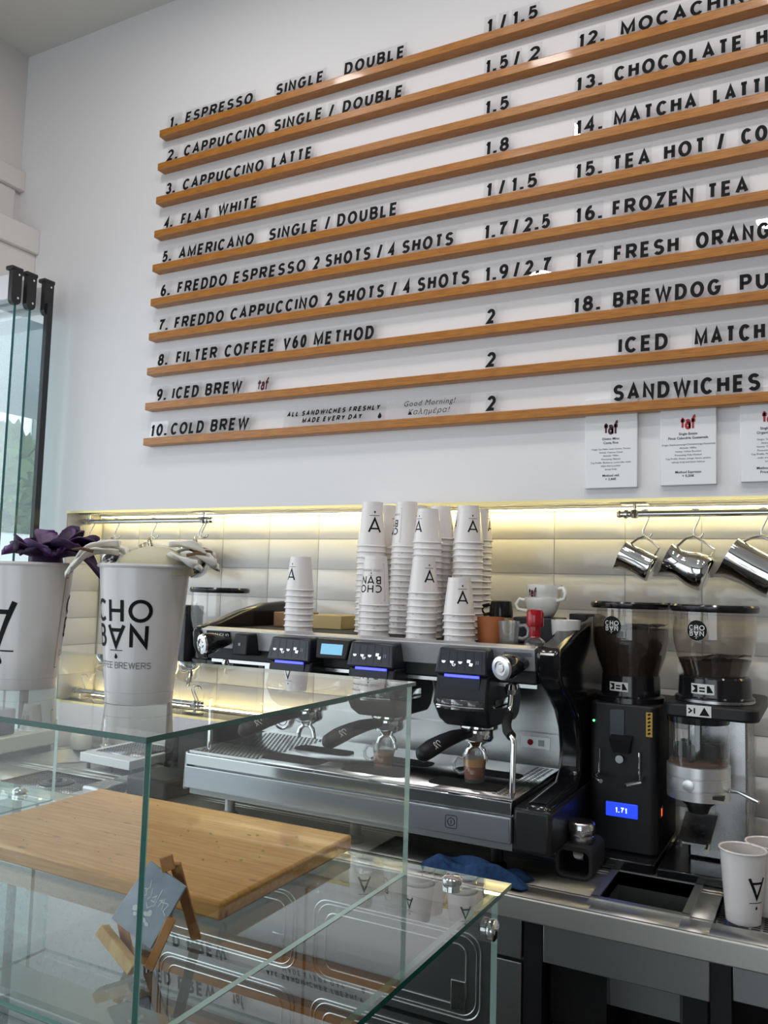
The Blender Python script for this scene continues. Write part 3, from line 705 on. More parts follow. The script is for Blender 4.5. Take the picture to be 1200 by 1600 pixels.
pp = put('power_panel', MB().hexa([(-.83, 1.7345, .986), (-.604, 1.7345, .986), (-.604, 1.745, .986), (-.83, 1.745, .986), (-.83, 1.7345, 1.033), (-.604, 1.7345, 1.033), (-.604, 1.745, 1.033), (-.83, 1.745, 1.033)]), 'steel_panel', em)
m = MB(); f = lambda u, v: (-.735+u, 1.7341, 1.0095+v)
m.ribbon([(x-.0, y) for x, y in ell(0, 0, .008, .008)], .0014, f); m.ribbon([(0, -.004), (0, .004)], .0014, f); m.ribbon([(x, z) for x, z in rrect(-.0135, .0135, -.0135, .0135, .005)]+[rrect(-.0135, .0135, -.0135, .0135, .005)[0]], .0012, f)
put('power_mark', m, 'ink', pp, recalc=False)
put('bottom_skirt', MB().box(XL+.01, XRm, 1.748, 2.30, .966, .982), 'steel_dark', em)
put('left_end_cap', MB().hexa([(XL-.016, 1.75, .975), (XL-.001, 1.738, .975), (XL-.001, 2.30, .975), (XL-.016, 2.30, .975), (XL-.016, 1.755, 1.068), (XL-.001, 1.745, 1.068), (XL-.001, 2.30, 1.068), (XL-.016, 2.30, 1.068)]), 'aluminium', em, bevel=.003)
for x in (-1.40, -1.02, -.66):
    for y in (1.82, 2.25): put('foot', MB().lathe([(.022, CT), (.022, CT+.012), (.014, CT+.018), (.014, .967)], (x, y, 0), 16), 'black_plastic' if x > -1.3 else 'steel_mid', em)
# drip tray with mesh, pads and a slotted strip
m = MB(); m.box(XL, XRm, 1.752, 2.10, 1.066, 1.0735, 0)
nx = 0
for j in range(26):
    for i in range(17):
        x = -1.468+i*.0125+(j % 2)*.00625; y = 1.765+j*.0125
        if y < 2.085 and x < -1.268: m.poly([(x+.0046*math.cos(PI/3*k+PI/6), y+.0046*math.sin(PI/3*k+PI/6), 1.0738) for k in range(6)], 1)
for j in range(24):
    for i in range(4):
        m.poly([(-.652+i*.0125+dx, 1.772+j*.0135+dy, 1.0738) for dx, dy in ((-.0042, -.0028), (.0042, -.0028), (.0042, .0028), (-.0042, .0028))], 1)
put('drip_tray', m, ['steel', 'grille_hole'], em, recalc=False, bevel=0)
GX = [-1.195, -.962, -.730]
for g in GX:
    for yy, dd in ((1.815, .038), (1.955, .030)):
        put('cup_pad', MB().prism(rrect(g-.088, g+.080, yy-dd, yy+dd, .022), 'z', 1.0732, 1.0752), 'black_rubber', em)
put('backsplash', MB().box(XL-.02, -.58, 2.10, 2.112, 1.072, 1.335), 'steel', em)
put('backsplash_ledge', MB().box(XL-.02, -.58, 2.085, 2.101, 1.152, 1.158), 'steel', em)
put('rear_body', MB().box(XL-.02, -.575, 2.112, 2.30, 1.064, 1.378), 'black_satin', em)
wp = put('warning_plate', MB().box(-.70, -.625, 2.097, 2.100, 1.118, 1.146), 'aluminium', em)
put('red_dot', MB().cyl((-.676, 2.0975, 1.132), (-.676, 2.0955, 1.132), .0075, seg=16), 'red_plastic', wp)
put('symbol_box', MB().box(-.655, -.640, 2.0955, 2.0975, 1.1245, 1.1395), 'steel_dark', wp)
# fascia, cup tray and hood
put('fascia', MB().hexa([(-1.515, 1.822, 1.336), (-.577, 1.822, 1.336), (-.577, 1.84, 1.336), (-1.515, 1.84, 1.336), (-1.515, 1.812, 1.386), (-.577, 1.812, 1.386), (-.577, 1.84, 1.392), (-1.515, 1.84, 1.392)]), 'steel_satin', em, bevel=.002)
put('hood', MB().box(-1.508, -.577, 1.832, 2.112, 1.305, 1.376), 'black_satin', em, bevel=.004)
put('hood_lip', MB().box(-1.50, -.58, 1.842, 1.86, 1.296, 1.306), 'steel', em)
put('cup_tray', MB().box(-1.508, -.577, 1.838, 2.29, 1.377, 1.385), 'black_rubber', em)
bd = put('maker_badge', MB().hexa([(-1.497, 1.8145, 1.362), (-1.418, 1.8145, 1.362), (-1.418, 1.818, 1.362), (-1.497, 1.818, 1.362), (-1.497, 1.8105, 1.3815), (-1.418, 1.8105, 1.3815), (-1.418, 1.814, 1.3815), (-1.497, 1.814, 1.3815)]), 'black_gloss', em)
m = MB(); nat = text_w('RANCILIO', .19, .17); letters(m, 'RANCILIO', lambda u, v: (-1.478+u*.056/nat, 1.8127-v*.0016, 1.3675+v*.0085), .19, .17)
m.ribbon(arc(-1.488, 1.3745, .0045, .0045, 200, -30, 8), .0016, lambda u, v: (u, 1.8126, v)); m.ribbon([(-1.4925, 1.3665), (-1.4845, 1.3665), (-1.4915, 1.377)], .0016, lambda u, v: (u, 1.8126, v))
put('badge_lettering', m, 'label_white', bd, recalc=False)
put('model_plate', MB().hexa([(-.648, 1.8135, 1.368), (-.585, 1.8135, 1.368), (-.585, 1.818, 1.368), (-.648, 1.818, 1.368), (-.648, 1.8115, 1.377), (-.585, 1.8115, 1.377), (-.585, 1.816, 1.377), (-.648, 1.816, 1.377)]), 'steel_dark', em)
# the display and the small key
dm = put('display_module', MB().hexa([(-1.122, 1.772, 1.334), (-1.034, 1.772, 1.334), (-1.030, 1.83, 1.330), (-1.126, 1.83, 1.330), (-1.126, 1.782, 1.380), (-1.030, 1.782, 1.380), (-1.030, 1.83, 1.384), (-1.126, 1.83, 1.384)]), 'black_satin', em, bevel=.004)
put('screen', MB().hexa([(-1.108, 1.7728, 1.345), (-1.047, 1.7728, 1.345), (-1.047, 1.776, 1.345), (-1.108, 1.776, 1.345), (-1.108, 1.7782, 1.370), (-1.047, 1.7782, 1.370), (-1.047, 1.781, 1.370), (-1.108, 1.781, 1.370)]), 'lcd_screen', dm)
kb = put('key_module', MB().hexa([(-1.384, 1.775, 1.326), (-1.334, 1.775, 1.326), (-1.328, 1.83, 1.322), (-1.390, 1.83, 1.322), (-1.381, 1.783, 1.380), (-1.337, 1.783, 1.380), (-1.328, 1.83, 1.383), (-1.390, 1.83, 1.383)]), 'black_satin', em, bevel=.004)
put('key', MB().box(-1.362, -1.356, 1.7768, 1.7800, 1.350, 1.357), 'icon_dim', kb)
# group heads
def group_head(g):
    w = .064
    gh = put('group_head', MB().ring_loft([
        [(g-.052, 1.80, 1.205), (g+.058, 1.80, 1.205), (g+.060, 1.965, 1.205), (g-.048, 1.965, 1.205)],
        [(g-.060, 1.778, 1.222), (g+.062, 1.778, 1.222), (g+.066, 1.975, 1.222), (g-.054, 1.975, 1.222)],
        [(g-.071, 1.766, 1.258), (g+.062, 1.766, 1.258), (g+.068, 1.985, 1.258), (g-.060, 1.985, 1.258)],
        [(g-.068, 1.772, 1.285), (g+.060, 1.772, 1.285), (g+.064, 1.98, 1.285), (g-.060, 1.98, 1.285)],
        [(g-.066, 1.776, 1.322), (g+.062, 1.776, 1.322), (g+.062, 1.98, 1.322), (g-.062, 1.98, 1.322)]]), 'black_satin', em, bevel=.006)
    m = MB(); m.hexa([(g-.050, 1.7735, 1.262), (g+.036, 1.7735, 1.262), (g+.036, 1.78, 1.262), (g-.050, 1.78, 1.262), (g-.058, 1.7715, 1.316), (g+.042, 1.7715, 1.316), (g+.042, 1.78, 1.316), (g-.058, 1.78, 1.316)])
    put('front_inset', m, 'charcoal_panel', gh)
    bp = put('button_panel', MB().hexa([(g-.068, 1.764, 1.322), (g+.060, 1.764, 1.322), (g+.060, 1.84, 1.316), (g-.068, 1.84, 1.316), (g-.061, 1.776, 1.380), (g+.055, 1.776, 1.380), (g+.055, 1.84, 1.384), (g-.061, 1.84, 1.384)]), 'charcoal_panel', em, bevel=.005)
    def P(u, v): return (g+u, 1.7634+(v-1.322)*.207-.0004, v)
    m = MB()
    for i in range(6): m.ribbon([(-.055+i*.0205, 1.332), (-.053+i*.0195, 1.374)], .0006, P)
    put('key_gap', m, 'grille_hole', bp, recalc=False)
    for i, (k, mm) in enumerate((('s', 'icon_white'), ('d', 'icon_white'), ('s', 'icon_white'), ('D', 'icon_white'), ('x', 'icon_dim'))):
        u0 = -.046+i*.0203; m = MB(); z0 = 1.351
        if k in 'sd':
            m.ribbon(arc(u0, z0, .0042, .0042, 180, 360, 8)+[(u0-.0042, z0)], .0012, P)
            m.poly([P(u0+x, z0+y) for x, y in ((-.003, -.003), (.003, -.003), (.0036, -.001), (-.0036, -.001))])
        if k == 'd': m.ribbon(arc(u0+.005, z0-.006, .004, .004, 180, 360, 8)+[(u0+.001, z0-.006)], .0012, P)
        if k == 'D':
            for dx, dz in ((0, .002), (.006, -.005)): m.poly([P(u0+dx+x, z0+dz+y) for x, y in ((-.0045, -.003), (.0030, -.0035), (.0045, .003), (-.0040, .0035))])
        if k == 'x':
            for a in (-.0022, .0022): m.ribbon([(u0+a, z0-.004), (u0+a, z0+.004)], .0014, P)
        put('key_symbol', m, mm, bp, recalc=False)
    put('light_bar', MB().box(g-.042, g+.040, 1.7655, 1.772, 1.3165, 1.3220), 'blue_light', em)
    # clear collar with a chrome hoop round the neck
    hoop = [(g-.070, 1.90), (g-.0715, 1.80), (g-.060, 1.768), (g-.02, 1.757), (g+.02, 1.757), (g+.052, 1.768), (g+.067, 1.80), (g+.069, 1.90)]
    m = MB(); m.tube([(x, y, 1.252) for x, y in hoop], .0022, 8); put('chrome_hoop', m, 'chrome', gh)
    m = MB(); inn = [[(x, y, z) for x, y in hoop] for z in (1.246, 1.268)]
    for i in range(len(hoop)-1): m.poly([inn[0][i], inn[0][i+1], inn[1][i+1], inn[1][i]])
    put('clear_collar', m, 'hopper_clear', gh, solid=.002)
    put('group_flange', MB().lathe([(.047, 1.205), (.047, 1.197), (.044, 1.193), (.041, 1.193)], (g+.004, 1.865, 0), 32), 'chrome', em)
    # portafilter locked into the group
    c = (g+.004, 1.855)
    pf = put('portafilter', MB().lathe([(.039, 1.193), (.040, 1.176), (.036, 1.168), (.020, 1.160), (.012, 1.154)], (*c, 0), 32), 'chrome', em)
    hp = [(c[0]-.004, c[1]-.036, 1.186), (c[0]-.007, c[1]-.075, 1.189), (c[0]-.012, c[1]-.11, 1.188), (c[0]-.020, c[1]-.15, 1.183), (c[0]-.028, c[1]-.19, 1.175), (c[0]-.035, c[1]-.222, 1.166), (c[0]-.037, c[1]-.232, 1.163)]
    m = MB(); m.tube(hp, [.010, .013, .0155, .017, .019, .017, .008], 16); hd = put('handle', m, 'black_satin', pf, smooth=60)
    q = Vector(hp[4])
    put('spout', MB().tube([(c[0]-.023, c[1]-.004, 1.122), (c[0]-.023, c[1]-.004, 1.132), (c[0]-.019, c[1]-.003, 1.145), (c[0]-.008, c[1], 1.154), (c[0]+.008, c[1], 1.154), (c[0]+.019, c[1]-.003, 1.145), (c[0]+.023, c[1]-.004, 1.132), (c[0]+.023, c[1]-.004, 1.122)], .0062, 12), 'chrome', pf, smooth=60)
    # silver mark on the grip, facing up and to the customer
    m = MB(); ax = (Vector(hp[5])-Vector(hp[3])).normalized(); up = Vector((0, 0, 1)); sd = ax.cross(up).normalized(); nn = sd.cross(ax).normalized()
    n2 = (nn*.55+(-sd if sd.x < 0 else sd)*.83).normalized(); tv = ax.cross(n2).normalized()
    c0 = q+n2*.0192
    def SP(u, v):
        p = c0+ax*u+tv*v; d = p-(q+ax*(p-q).dot(ax)); return tuple(q+ax*(p-q).dot(ax)+d.normalized()*.0196)
    m.ribbon(arc(-.006, .002, .005, .005, 210, -60, 9)+[(-.008, -.008)], .0018, SP); m.ribbon([(.002, -.008), (.002, .006)]+arc(.004, .002, .004, .005, 90, -90, 6)+[(.010, -.008)], .0018, SP)
    put('grip_mark', m, 'label_white', pf, recalc=False)
    return pf, c
PFS = [group_head(g) for g in GX]
for pf, c in PFS[1:]:
    m = MB()
    for s in (-.023, .023): m.cyl((c[0]+s, c[1]-.004, 1.123), (c[0]+s*.75, c[1]-.006, 1.10), .0016, .0010, 8)
    put('coffee_stream', m, 'crema', pf)
# steam taps and wands
def steam_knob(x, y, z, s):
    d = Vector((-.38, -.92, -.10)).normalized(); p = Vector((x, y, z))
    m = MB(); q = d.to_track_quat('Z', 'Y').to_matrix()
    m.lathe([(.012, -.075), (.017, -.055), (.026, -.03), (.0285, -.012), (.0275, 0)], tuple(p), 28, 0, q)
    k = put('steam_knob', m, 'black_gloss', em)
    m = MB(); m.lathe([(.027, 0), (.025, .005), (.016, .007), (.015, .004), (.010, .004), (.008, .006), (0, .0065)], tuple(p), 28, 0, q); put('chrome_cap', m, 'aluminium' if s > 0 else 'chrome', k)
steam_knob(-.630, 1.752, 1.346, 1); steam_knob(-1.452, 1.745, 1.350, -1)
def wand(pts, g0, g1):
    w = put('steam_wand', MB().tube(pts, .0062, 12), 'chrome', em, smooth=60)
    put('grip', MB().tube(pts[g0:g1], .0105, 12), 'black_rubber', w, smooth=60)
    x, y, z = pts[0]
    put('ball_joint', MB().lathe([(0, -.016), (.012, -.011), (.016, 0), (.012, .011), (0, .016)], (x, y, z+.004), 18), 'chrome', w)
    x, y, z = pts[-1]; put('tip', MB().cyl((x, y, z), (x, y, z-.012), .0066, .0040, 12), 'chrome', w)
wand([(-.636, 1.832, 1.288), (-.636, 1.826, 1.262), (-.634, 1.812, 1.240), (-.630, 1.785, 1.222), (-.618, 1.758, 1.212), (-.602, 1.738, 1.206), (-.594, 1.731, 1.198), (-.594, 1.729, 1.185), (-.595, 1.728, 1.092)], 2, 6)
wand([(-1.452, 1.85, 1.29), (-1.450, 1.84, 1.26), (-1.444, 1.80, 1.225), (-1.436, 1.772, 1.205), (-1.433, 1.766, 1.19), (-1.432, 1.765, 1.092)], 1, 4)
m = MB(); m.lathe([(.030, 0), (.030, .012), (.026, .014), (.024, .010), (.0, .010)], (-1.53+.10, 2.10, 1.115), 32, 0, Matrix.Rotation(PI/2, 3, 'X')); gg = put('pressure_gauge', m, 'chrome', em)
m = MB(); m.ribbon(ell(-1.43, 1.115, .017, .017), .0015, lambda u, v: (u, 2.0885, v)); m.ribbon([(-1.43, 1.115), (-1.42, 1.126)], .0015, lambda u, v: (u, 2.0882, v)); put('dial', m, 'ink', gg, recalc=False)
# sculpted black side panels (C-shaped profile)
prof = [(1.752, 1.070), (1.744, 1.055), (1.750, .985), (1.765, .965), (2.30, .965), (2.31, 1.0), (2.31, 1.42), (2.29, 1.448), (2.22, 1.458), (2.10, 1.452), (1.99, 1.432), (1.90, 1.408), (1.815, 1.390), (1.806, 1.375), (1.812, 1.335), (1.84, 1.300), (1.90, 1.270), (1.95, 1.235), (1.985, 1.19), (1.998, 1.14), (1.990, 1.095), (1.96, 1.075)]
put('side_panel', MB().prism(prof, 'x', -.575, -.520), 'black_gloss', em, bevel=.012, seg=3)
put('side_panel', MB().prism(prof[4:16]+[(1.84, 1.30), (2.11, 1.30), (2.11, .98)], 'x', -1.545, -1.512), 'black_gloss', em, bevel=.008, seg=3)
put('base_end', MB().box(-.600, -.515, 1.742, 2.30, .965, 1.060), 'black_plastic', em, bevel=.010, seg=3)

# ================================================================== PAPER CUPS
def cup_mesh(name, rim, base, h, detail=True):
    """upright paper cup, base centre at the origin; printed marks and the side seam belong to its wrapper"""
    m = MB(); R = rim/2; B = base/2
    rr = lambda z: B+(R-.0022-B)*z/h
    t = .0007
    prof = [(B-.0035, .004), (B-.0035, 0), (B, 0), (rr(.0095), .0095), (rr(.0098)-.0004, .0098), (rr(.0102), .0102), (rr(h-.004), h-.004)]
    prof += [(R-.001, h-.0036), (R, h-.002), (R-.0008, h-.0002), (R-.0026, h), (rr(h)-.0022, h-.002)]
    prof += [(rr(h-.006)-t, h-.006), (B-t, .007), (0, .007)]
    m.lathe(prof, seg=44, cap0=False, cap1=False)
    m.poly([((B-.0035)*math.cos(2*PI*i/32), (B-.0035)*math.sin(2*PI*i/32), .004) for i in range(32)][::-1])
    m.recalc()
    def F(th0, zc):
        def f(u, v):
            z = zc+v; a = math.radians(th0)+u/rr(h*.55); r = rr(z)+.00035
            return (r*math.cos(a), r*math.sin(a), z)
        return f
    def print_A(th, zc, s):
        f = F(th, zc)
        def sub(l):
            o = [l[0]]
            for a, b in zip(l[:-1], l[1:]): o += [(a[0]+(b[0]-a[0])*i/4, a[1]+(b[1]-a[1])*i/4) for i in range(1, 5)]
            o[-1] = b; return o
        # an A on its head, a rule and a drop beneath
        m.ribbon(sub([(-.40*s, .5*s), (0, -.44*s), (.40*s, .5*s)]), .13*s, f, 1)
        m.ribbon(sub([(-.26*s, .26*s), (.26*s, .26*s)]), .11*s, f, 1)
        m.ribbon(sub([(-.40*s, -.66*s), (.40*s, -.66*s)]), .035*s, f, 1)
        m.poly([f(u, v) for u, v in drop_outline(0, -.88*s, .20*s)], 1)
    def print_name(th, zc, s):
        f = F(th, zc)
        w = .165; sp = 1.12
        for row, word in ((.18, 'CHO'), (-1.0, 'BVN')):
            x = -1.62
            for ch in word:
                if ch == 'O' or ch == 'C':
                    L = [ell(.5, .5, .45, .45)] if ch == 'O' else [arc(.55, .5, .45, .45, 50, 310)]
                elif ch == 'H': L = [[(.12, 0), (.12, 1)], [(.78, 0), (.78, 1)], [(.12, .5), (.78, .5)]]
                elif ch == 'B': L = [[(.2, 0), (.2, .95), (.5, .95)]+arc(.5, .74, .22, .21, 90, -90)[1:]+[(.2, .53)], [(.5, .53)]+arc(.52, .29, .26, .24, 90, -90)[1:]+[(.2, .05)]]
                elif ch == 'V': L = [[(.02, 1), (.45, .04), (.88, 1)], [(.16, .78), (.74, .78)]]
                elif ch == 'N': L = [[(.12, 0), (.12, .95), (.82, .05), (.82, 1)]]
                for l in L:
                    q = [l[0]]
                    for a, b in zip(l[:-1], l[1:]):
                        k = max(1, int(math.hypot(b[0]-a[0], b[1]-a[1])/.25)); q += [(a[0]+(b[0]-a[0])*i/k, a[1]+(b[1]-a[1])*i/k) for i in range(1, k+1)]
                    q[-1] = l[-1]
                    m.ribbon([((x+p[0])*s, (row+p[1])*s) for p in q], w*s, f, 1)
                x += sp
        m.ribbon([((-.50+.25*i)*s+.06*s, -1.16*s) for i in range(4)], .035*s, f, 1)
        m.poly([f(u, v) for u, v in drop_outline(-.06*s, -1.42*s, .26*s)], 1)
        if detail:
            nat = text_w('COFFEE BREWERS', .13, .16); k = 3.5*s/nat
            letters(m, 'COFFEE BREWERS', lambda u, v: f(-1.75*s+u*k, -2.0*s+v*.30*s), .12, .16, 2, .3)
    big = h > .1
    print_A(-90, h*.52, .040 if big else .030)
    print_name(75, h*.56, .0185 if big else .0145)
    f = F(12, 0)
    m.ribbon([(0, .02+i*(h-.035)/6) for i in range(7)], .0005, f, 2); m.ribbon([(0, h-.0145), (.004, h-.0145)], .0009, f, 2); m.ribbon([(0, .0202), (.004, .0202)], .0009, f, 2)
    m.ribbon([(.0085, h-.0075), (.0105, h-.0085), (.0125, h-.0075)], .0006, f, 2)
    bm = m.bm
    for e in bm.edges:
        if len(e.link_faces) == 2: e.smooth = e.calc_face_angle(0) < math.radians(22)
    for fc in bm.faces: fc.smooth = True
    me = bpy.data.meshes.new(name); bm.to_mesh(me); bm.free()
    for k in ('paper_white', 'ink', 'ink_grey'): me.materials.append(MATS[k])
    return me
TALL = cup_mesh('tall_cup', .084, .058, .126); SHORT = cup_mesh('short_cup', .080, .055, .090); LARGE = cup_mesh('large_cup', .090, .064, .136); CASE = cup_mesh('case_cup', .084, .058, .1215)
def cup(me, loc, rz, label, group=None, inverted=False, tilt=(0, 0)):
    o = bpy.data.objects.new('paper_cup', me); COL.objects.link(o); o.location = loc
    o.rotation_euler = (PI+tilt[0] if inverted else tilt[0], tilt[1], rz)
    return tag(o, label, 'paper cup', group)
TZ = 1.385; rnd = random.Random(11)
def stack(me, h, pitch, n, x, y, off, where, group):
    """inverted nested cups, lowest first; off turns the printed A of the top cup away from the customer's side (degrees)"""
    rz = math.atan2(-y, -x)+math.radians(off-90)
    lx, ly = rnd.uniform(-.004, .004), rnd.uniform(-.003, .003)
    for i in range(n):
        z = TZ+.0004+i*pitch+h; top = (i == n-1); k = n-1-i
        if k == 0: lab = 'white paper cup, topmost of %s' % where
        elif i == 0: lab = 'white paper cup, lowest of %s' % where
        else: lab = 'paper cup, %s from the top of %s' % (ORD[k], where)
        cup(me, (x+lx*i/n, y+ly*i/n, z), rz if top else rz+rnd.uniform(-.5, .5)+(0 if i % 3 else 1.2), lab, group, True)
G = 'upside-down cups stacked on the coffee machine'
stack(SHORT, .090, .0158, 8, -1.249, 1.885, -46, 'the lone left stack on the machine', G)
stack(TALL, .126, .0158, 6, -1.033, 1.905, 145, 'the front stack showing the shop name', G)
stack(SHORT, .090, .0162, 8, -0.897, 1.900, 27, 'the middle front stack', G)
stack(SHORT, .090, .0162, 5, -0.789, 1.890, 15, 'the short right front stack', G)
stack(TALL, .126, .0158, 16, -1.137, 2.070, 12, 'the tall stack furthest left at the back', G)
stack(TALL, .126, .0158, 16, -1.038, 2.080, 77, 'the tall back stack showing its seam', G)
stack(SHORT, .090, .0162, 16, -0.925, 1.995, -50, 'the tall back stack with a half-turned letter', G)
stack(SHORT, .090, .0162, 16, -0.814, 2.000, 18, 'the tall back stack at the right', G)
stack(TALL, .126, .0158, 16, -1.147, 2.172, 60, 'the rear stack behind the leftmost tall one', G)
stack(TALL, .126, .0158, 16, -1.056, 2.182, 20, 'the rear stack second from the left', G)
stack(SHORT, .090, .0162, 17, -0.940, 2.095, 90, 'the rear stack second from the right', G)
stack(SHORT, .090, .0162, 17, -0.854, 2.087, -55, 'the slim rear stack beside the right tall one', G)
stack(SHORT, .090, .0162, 17, -0.860, 2.178, 70, 'the rearmost stack at the far right', G)
# odds and ends on the machine top
o = put('cardboard_box', MB().box(-1.475, -1.385, 2.09, 2.20, TZ, TZ+.043), 'cardboard', bevel=.002); tag(o, 'low brown cardboard box on the machine behind the lone cup stack', 'box')
o = put('cardboard_box', MB().box(-1.35, -1.245, 2.10, 2.20, TZ, TZ+.040), 'cardboard_yellow', bevel=.002); tag(o, 'pale straw-coloured box on the machine, right of the lone cup stack', 'box')
rn = random.Random(2); m = MB(); rings = []
for zz, k in ((0, 1), (.012, 1.05), (.026, .9), (.040, .55), (.046, .1)):
    rings.append([(-1.19+.045*k*math.cos(2*PI*i/18)*(1+rn.uniform(-.14, .14)), 2.235+.045*k*math.sin(2*PI*i/18)*(1+rn.uniform(-.14, .14)), TZ+zz+(rn.uniform(-.004, .004) if zz else 0)) for i in range(18)])
m.ring_loft(rings); o = put('plastic_bag', m, 'plastic_wrap', smooth=20); tag(o, 'crumpled clear plastic bag lying on the machine top', 'bag')

def mug(name, label, cat, c, r, h, rb, mats, hr, hang, up=True, group=None, logo=None, wall=.003):
    t = thing(name, label, cat, c, group); x, y, z = c
    pr = [(rb*.7, 0), (rb, .002), (rb+(r-rb)*.55, h*.35), (r, h*.8), (r, h), (r-wall, h), (r-wall*1.3, h*.75), (rb*.8, wall*1.6), (0, wall*1.6)]
    if not up: pr = [(a, h-b) for a, b in pr]
    put('body', MB().lathe(pr, c, 36, cap1=False), mats, t, smooth=50)
    d = Vector((math.cos(hang), math.sin(hang), 0)); s = lambda k, q: tuple(Vector(c)+d*k+Vector((0, 0, q)))
    q = [(r*.93, h*.82), (r+hr*.6, h*.88), (r+hr, h*.62), (r+hr*.8, h*.36), (rb+(r-rb)*.6, h*.26)]
    if not up: q = [(a, h-b) for a, b in q]
    put('handle', MB().tube([s(*p) for p in q], .0045 if r > .03 else .0035, 10), mats, t, smooth=60)
    if logo:
        m = MB(); nat = text_w('taf', .2, .02)
        def f(u, v): a = logo+u/r; return (x+(r+.0006)*math.cos(a), y+(r+.0006)*math.sin(a), z+v)
        letters(m, 'taf', lambda u, v: f(-.013+u*.026/nat, h*.42+v*.022), .24, .02, maxseg=.25); put('logo', m, 'ink_maroon', t, recalc=False)
    return t
mug('coffee_mug', 'upside-down black mug behind the right-hand cup stacks', 'mug', (-.775, 2.14, TZ+.056), .032, .044, .027, 'black_gloss', .020, PI+.3, up=False)
o = put('napkin_block', MB().box(-.805, -.745, 2.105, 2.175, TZ, TZ+.0555), 'cardboard_yellow'); tag(o, 'small pale block holding up the black mug', 'block')
o = put('paper_sleeve', MB().lathe([(.030, 0), (.033, .062), (.032, .062), (.029, .001)], (-.735, 1.955, TZ), 28, cap0=False, cap1=False), 'kraft_orange'); tag(o, 'orange-brown paper sleeve right beside the short front cup stack', 'paper sleeve')
def glass_cup(name, label, c, hang, coffee, crema, group=None, r=.0285, h=.064):
    t = thing(name, label, 'glass cup', c, group); x, y, z = c
    put('glass', MB().lathe([(0, .0005), (r*.80, .0005), (r*.82, .004), (r, h), (r-.0018, h), (r*.80-.001, .008), (0, .007)], c, 32, cap0=False, cap1=False), 'cup_glass', t, smooth=40)
    d = Vector((math.cos(hang), math.sin(hang), 0)); s = lambda k, q: tuple(Vector(c)+d*k+Vector((0, 0, q)))
    put('handle', MB().tube([s(r*.92, h*.80), s(r+.012, h*.84), s(r+.020, h*.62), s(r+.018, h*.38), s(r+.006, h*.26), s(r*.86, h*.30)], .0046, 12), 'handle_glass', t, smooth=60)
    if coffee:
        put('coffee', MB().lathe([(0, .0082), (r*.785, .0082), (r*.785+(r*.17)*(coffee-.008)/h, coffee), (0, coffee)], c, 28, cap0=False, cap1=False), 'espresso', t)
        put('crema', MB().lathe([(r*.79+(r*.17)*(coffee-.008)/h, coffee), (r*.80+(r*.17)*(crema)/h, crema), (0, crema+.0006)], c, 28, cap0=False, cap1=False), 'crema', t)
    return t
glass_cup('glass_mug', 'empty clear glass mug with a chunky handle on the machine top', (-.678, 1.930, TZ), .1, 0, 0, r=.027, h=.056)
glass_cup('espresso_glass', 'glass cup half full of espresso under the middle group', (-.962, 1.845, 1.0753), PI+.25, .034, .040)
glass_cup('espresso_glass', 'glass cup full of crema-topped espresso under the right-hand group', (-.726, 1.845, 1.0753), PI+.25, .036, .052)
# red-capped bottle
bt = thing('bottle', 'small bottle with a bright red cap at the right end of the machine', 'bottle', (-.595, 1.87, TZ))
put('glass', MB().lathe([(0, 0), (.024, 0), (.026, .006), (.022, .016), (.012, .024), (.012, .034)], (-.595, 1.87, TZ), 24, cap0=False), 'hopper_clear', bt, smooth=50)
put('red_neck', MB().lathe([(.011, .022), (.013, .03), (.013, .052)], (-.595, 1.87, TZ), 24), 'red_plastic', bt)
put('cap', MB().lathe([(.018, .048), (.0195, .052), (.0195, .078), (.016, .086), (0, .088)], (-.595, 1.87, TZ), 28), 'red_plastic', bt, smooth=50)
# stacked porcelain cups on black trays
o = put('storage_box', MB().box(-.690, -.585, 1.99, 2.10, TZ, TZ+.064), 'black_satin', bevel=.004); tag(o, 'black box on the machine carrying the stacked porcelain cups', 'box')
mug('porcelain_cup', 'lower white porcelain cup of the pair, handle to the left', 'porcelain cup', (-.633, 2.045, TZ+.0645), .044, .048, .028, 'porcelain', .022, PI+.1)
mug('porcelain_cup', 'upper white porcelain cup of the pair, printed with a red logo', 'porcelain cup', (-.628, 2.045, TZ+.0920), .044, .052, .030, 'porcelain', .020, -.35, logo=-2.0)
o = put('porcelain_cup', MB().lathe([(0, 0), (.024, 0), (.033, .03), (.035, .062), (.032, .062), (.0, .01)], (-.556, 1.985, TZ), 28, cap0=False, cap1=False), 'porcelain'); tag(o, 'small white porcelain cup right of the black box, partly hidden', 'porcelain cup')
o = put('storage_box', MB().box(-.575, -.53, 2.08, 2.16, TZ, TZ+.075), 'black_satin', bevel=.003); tag(o, 'narrow black box at the back right corner of the machine top', 'box')

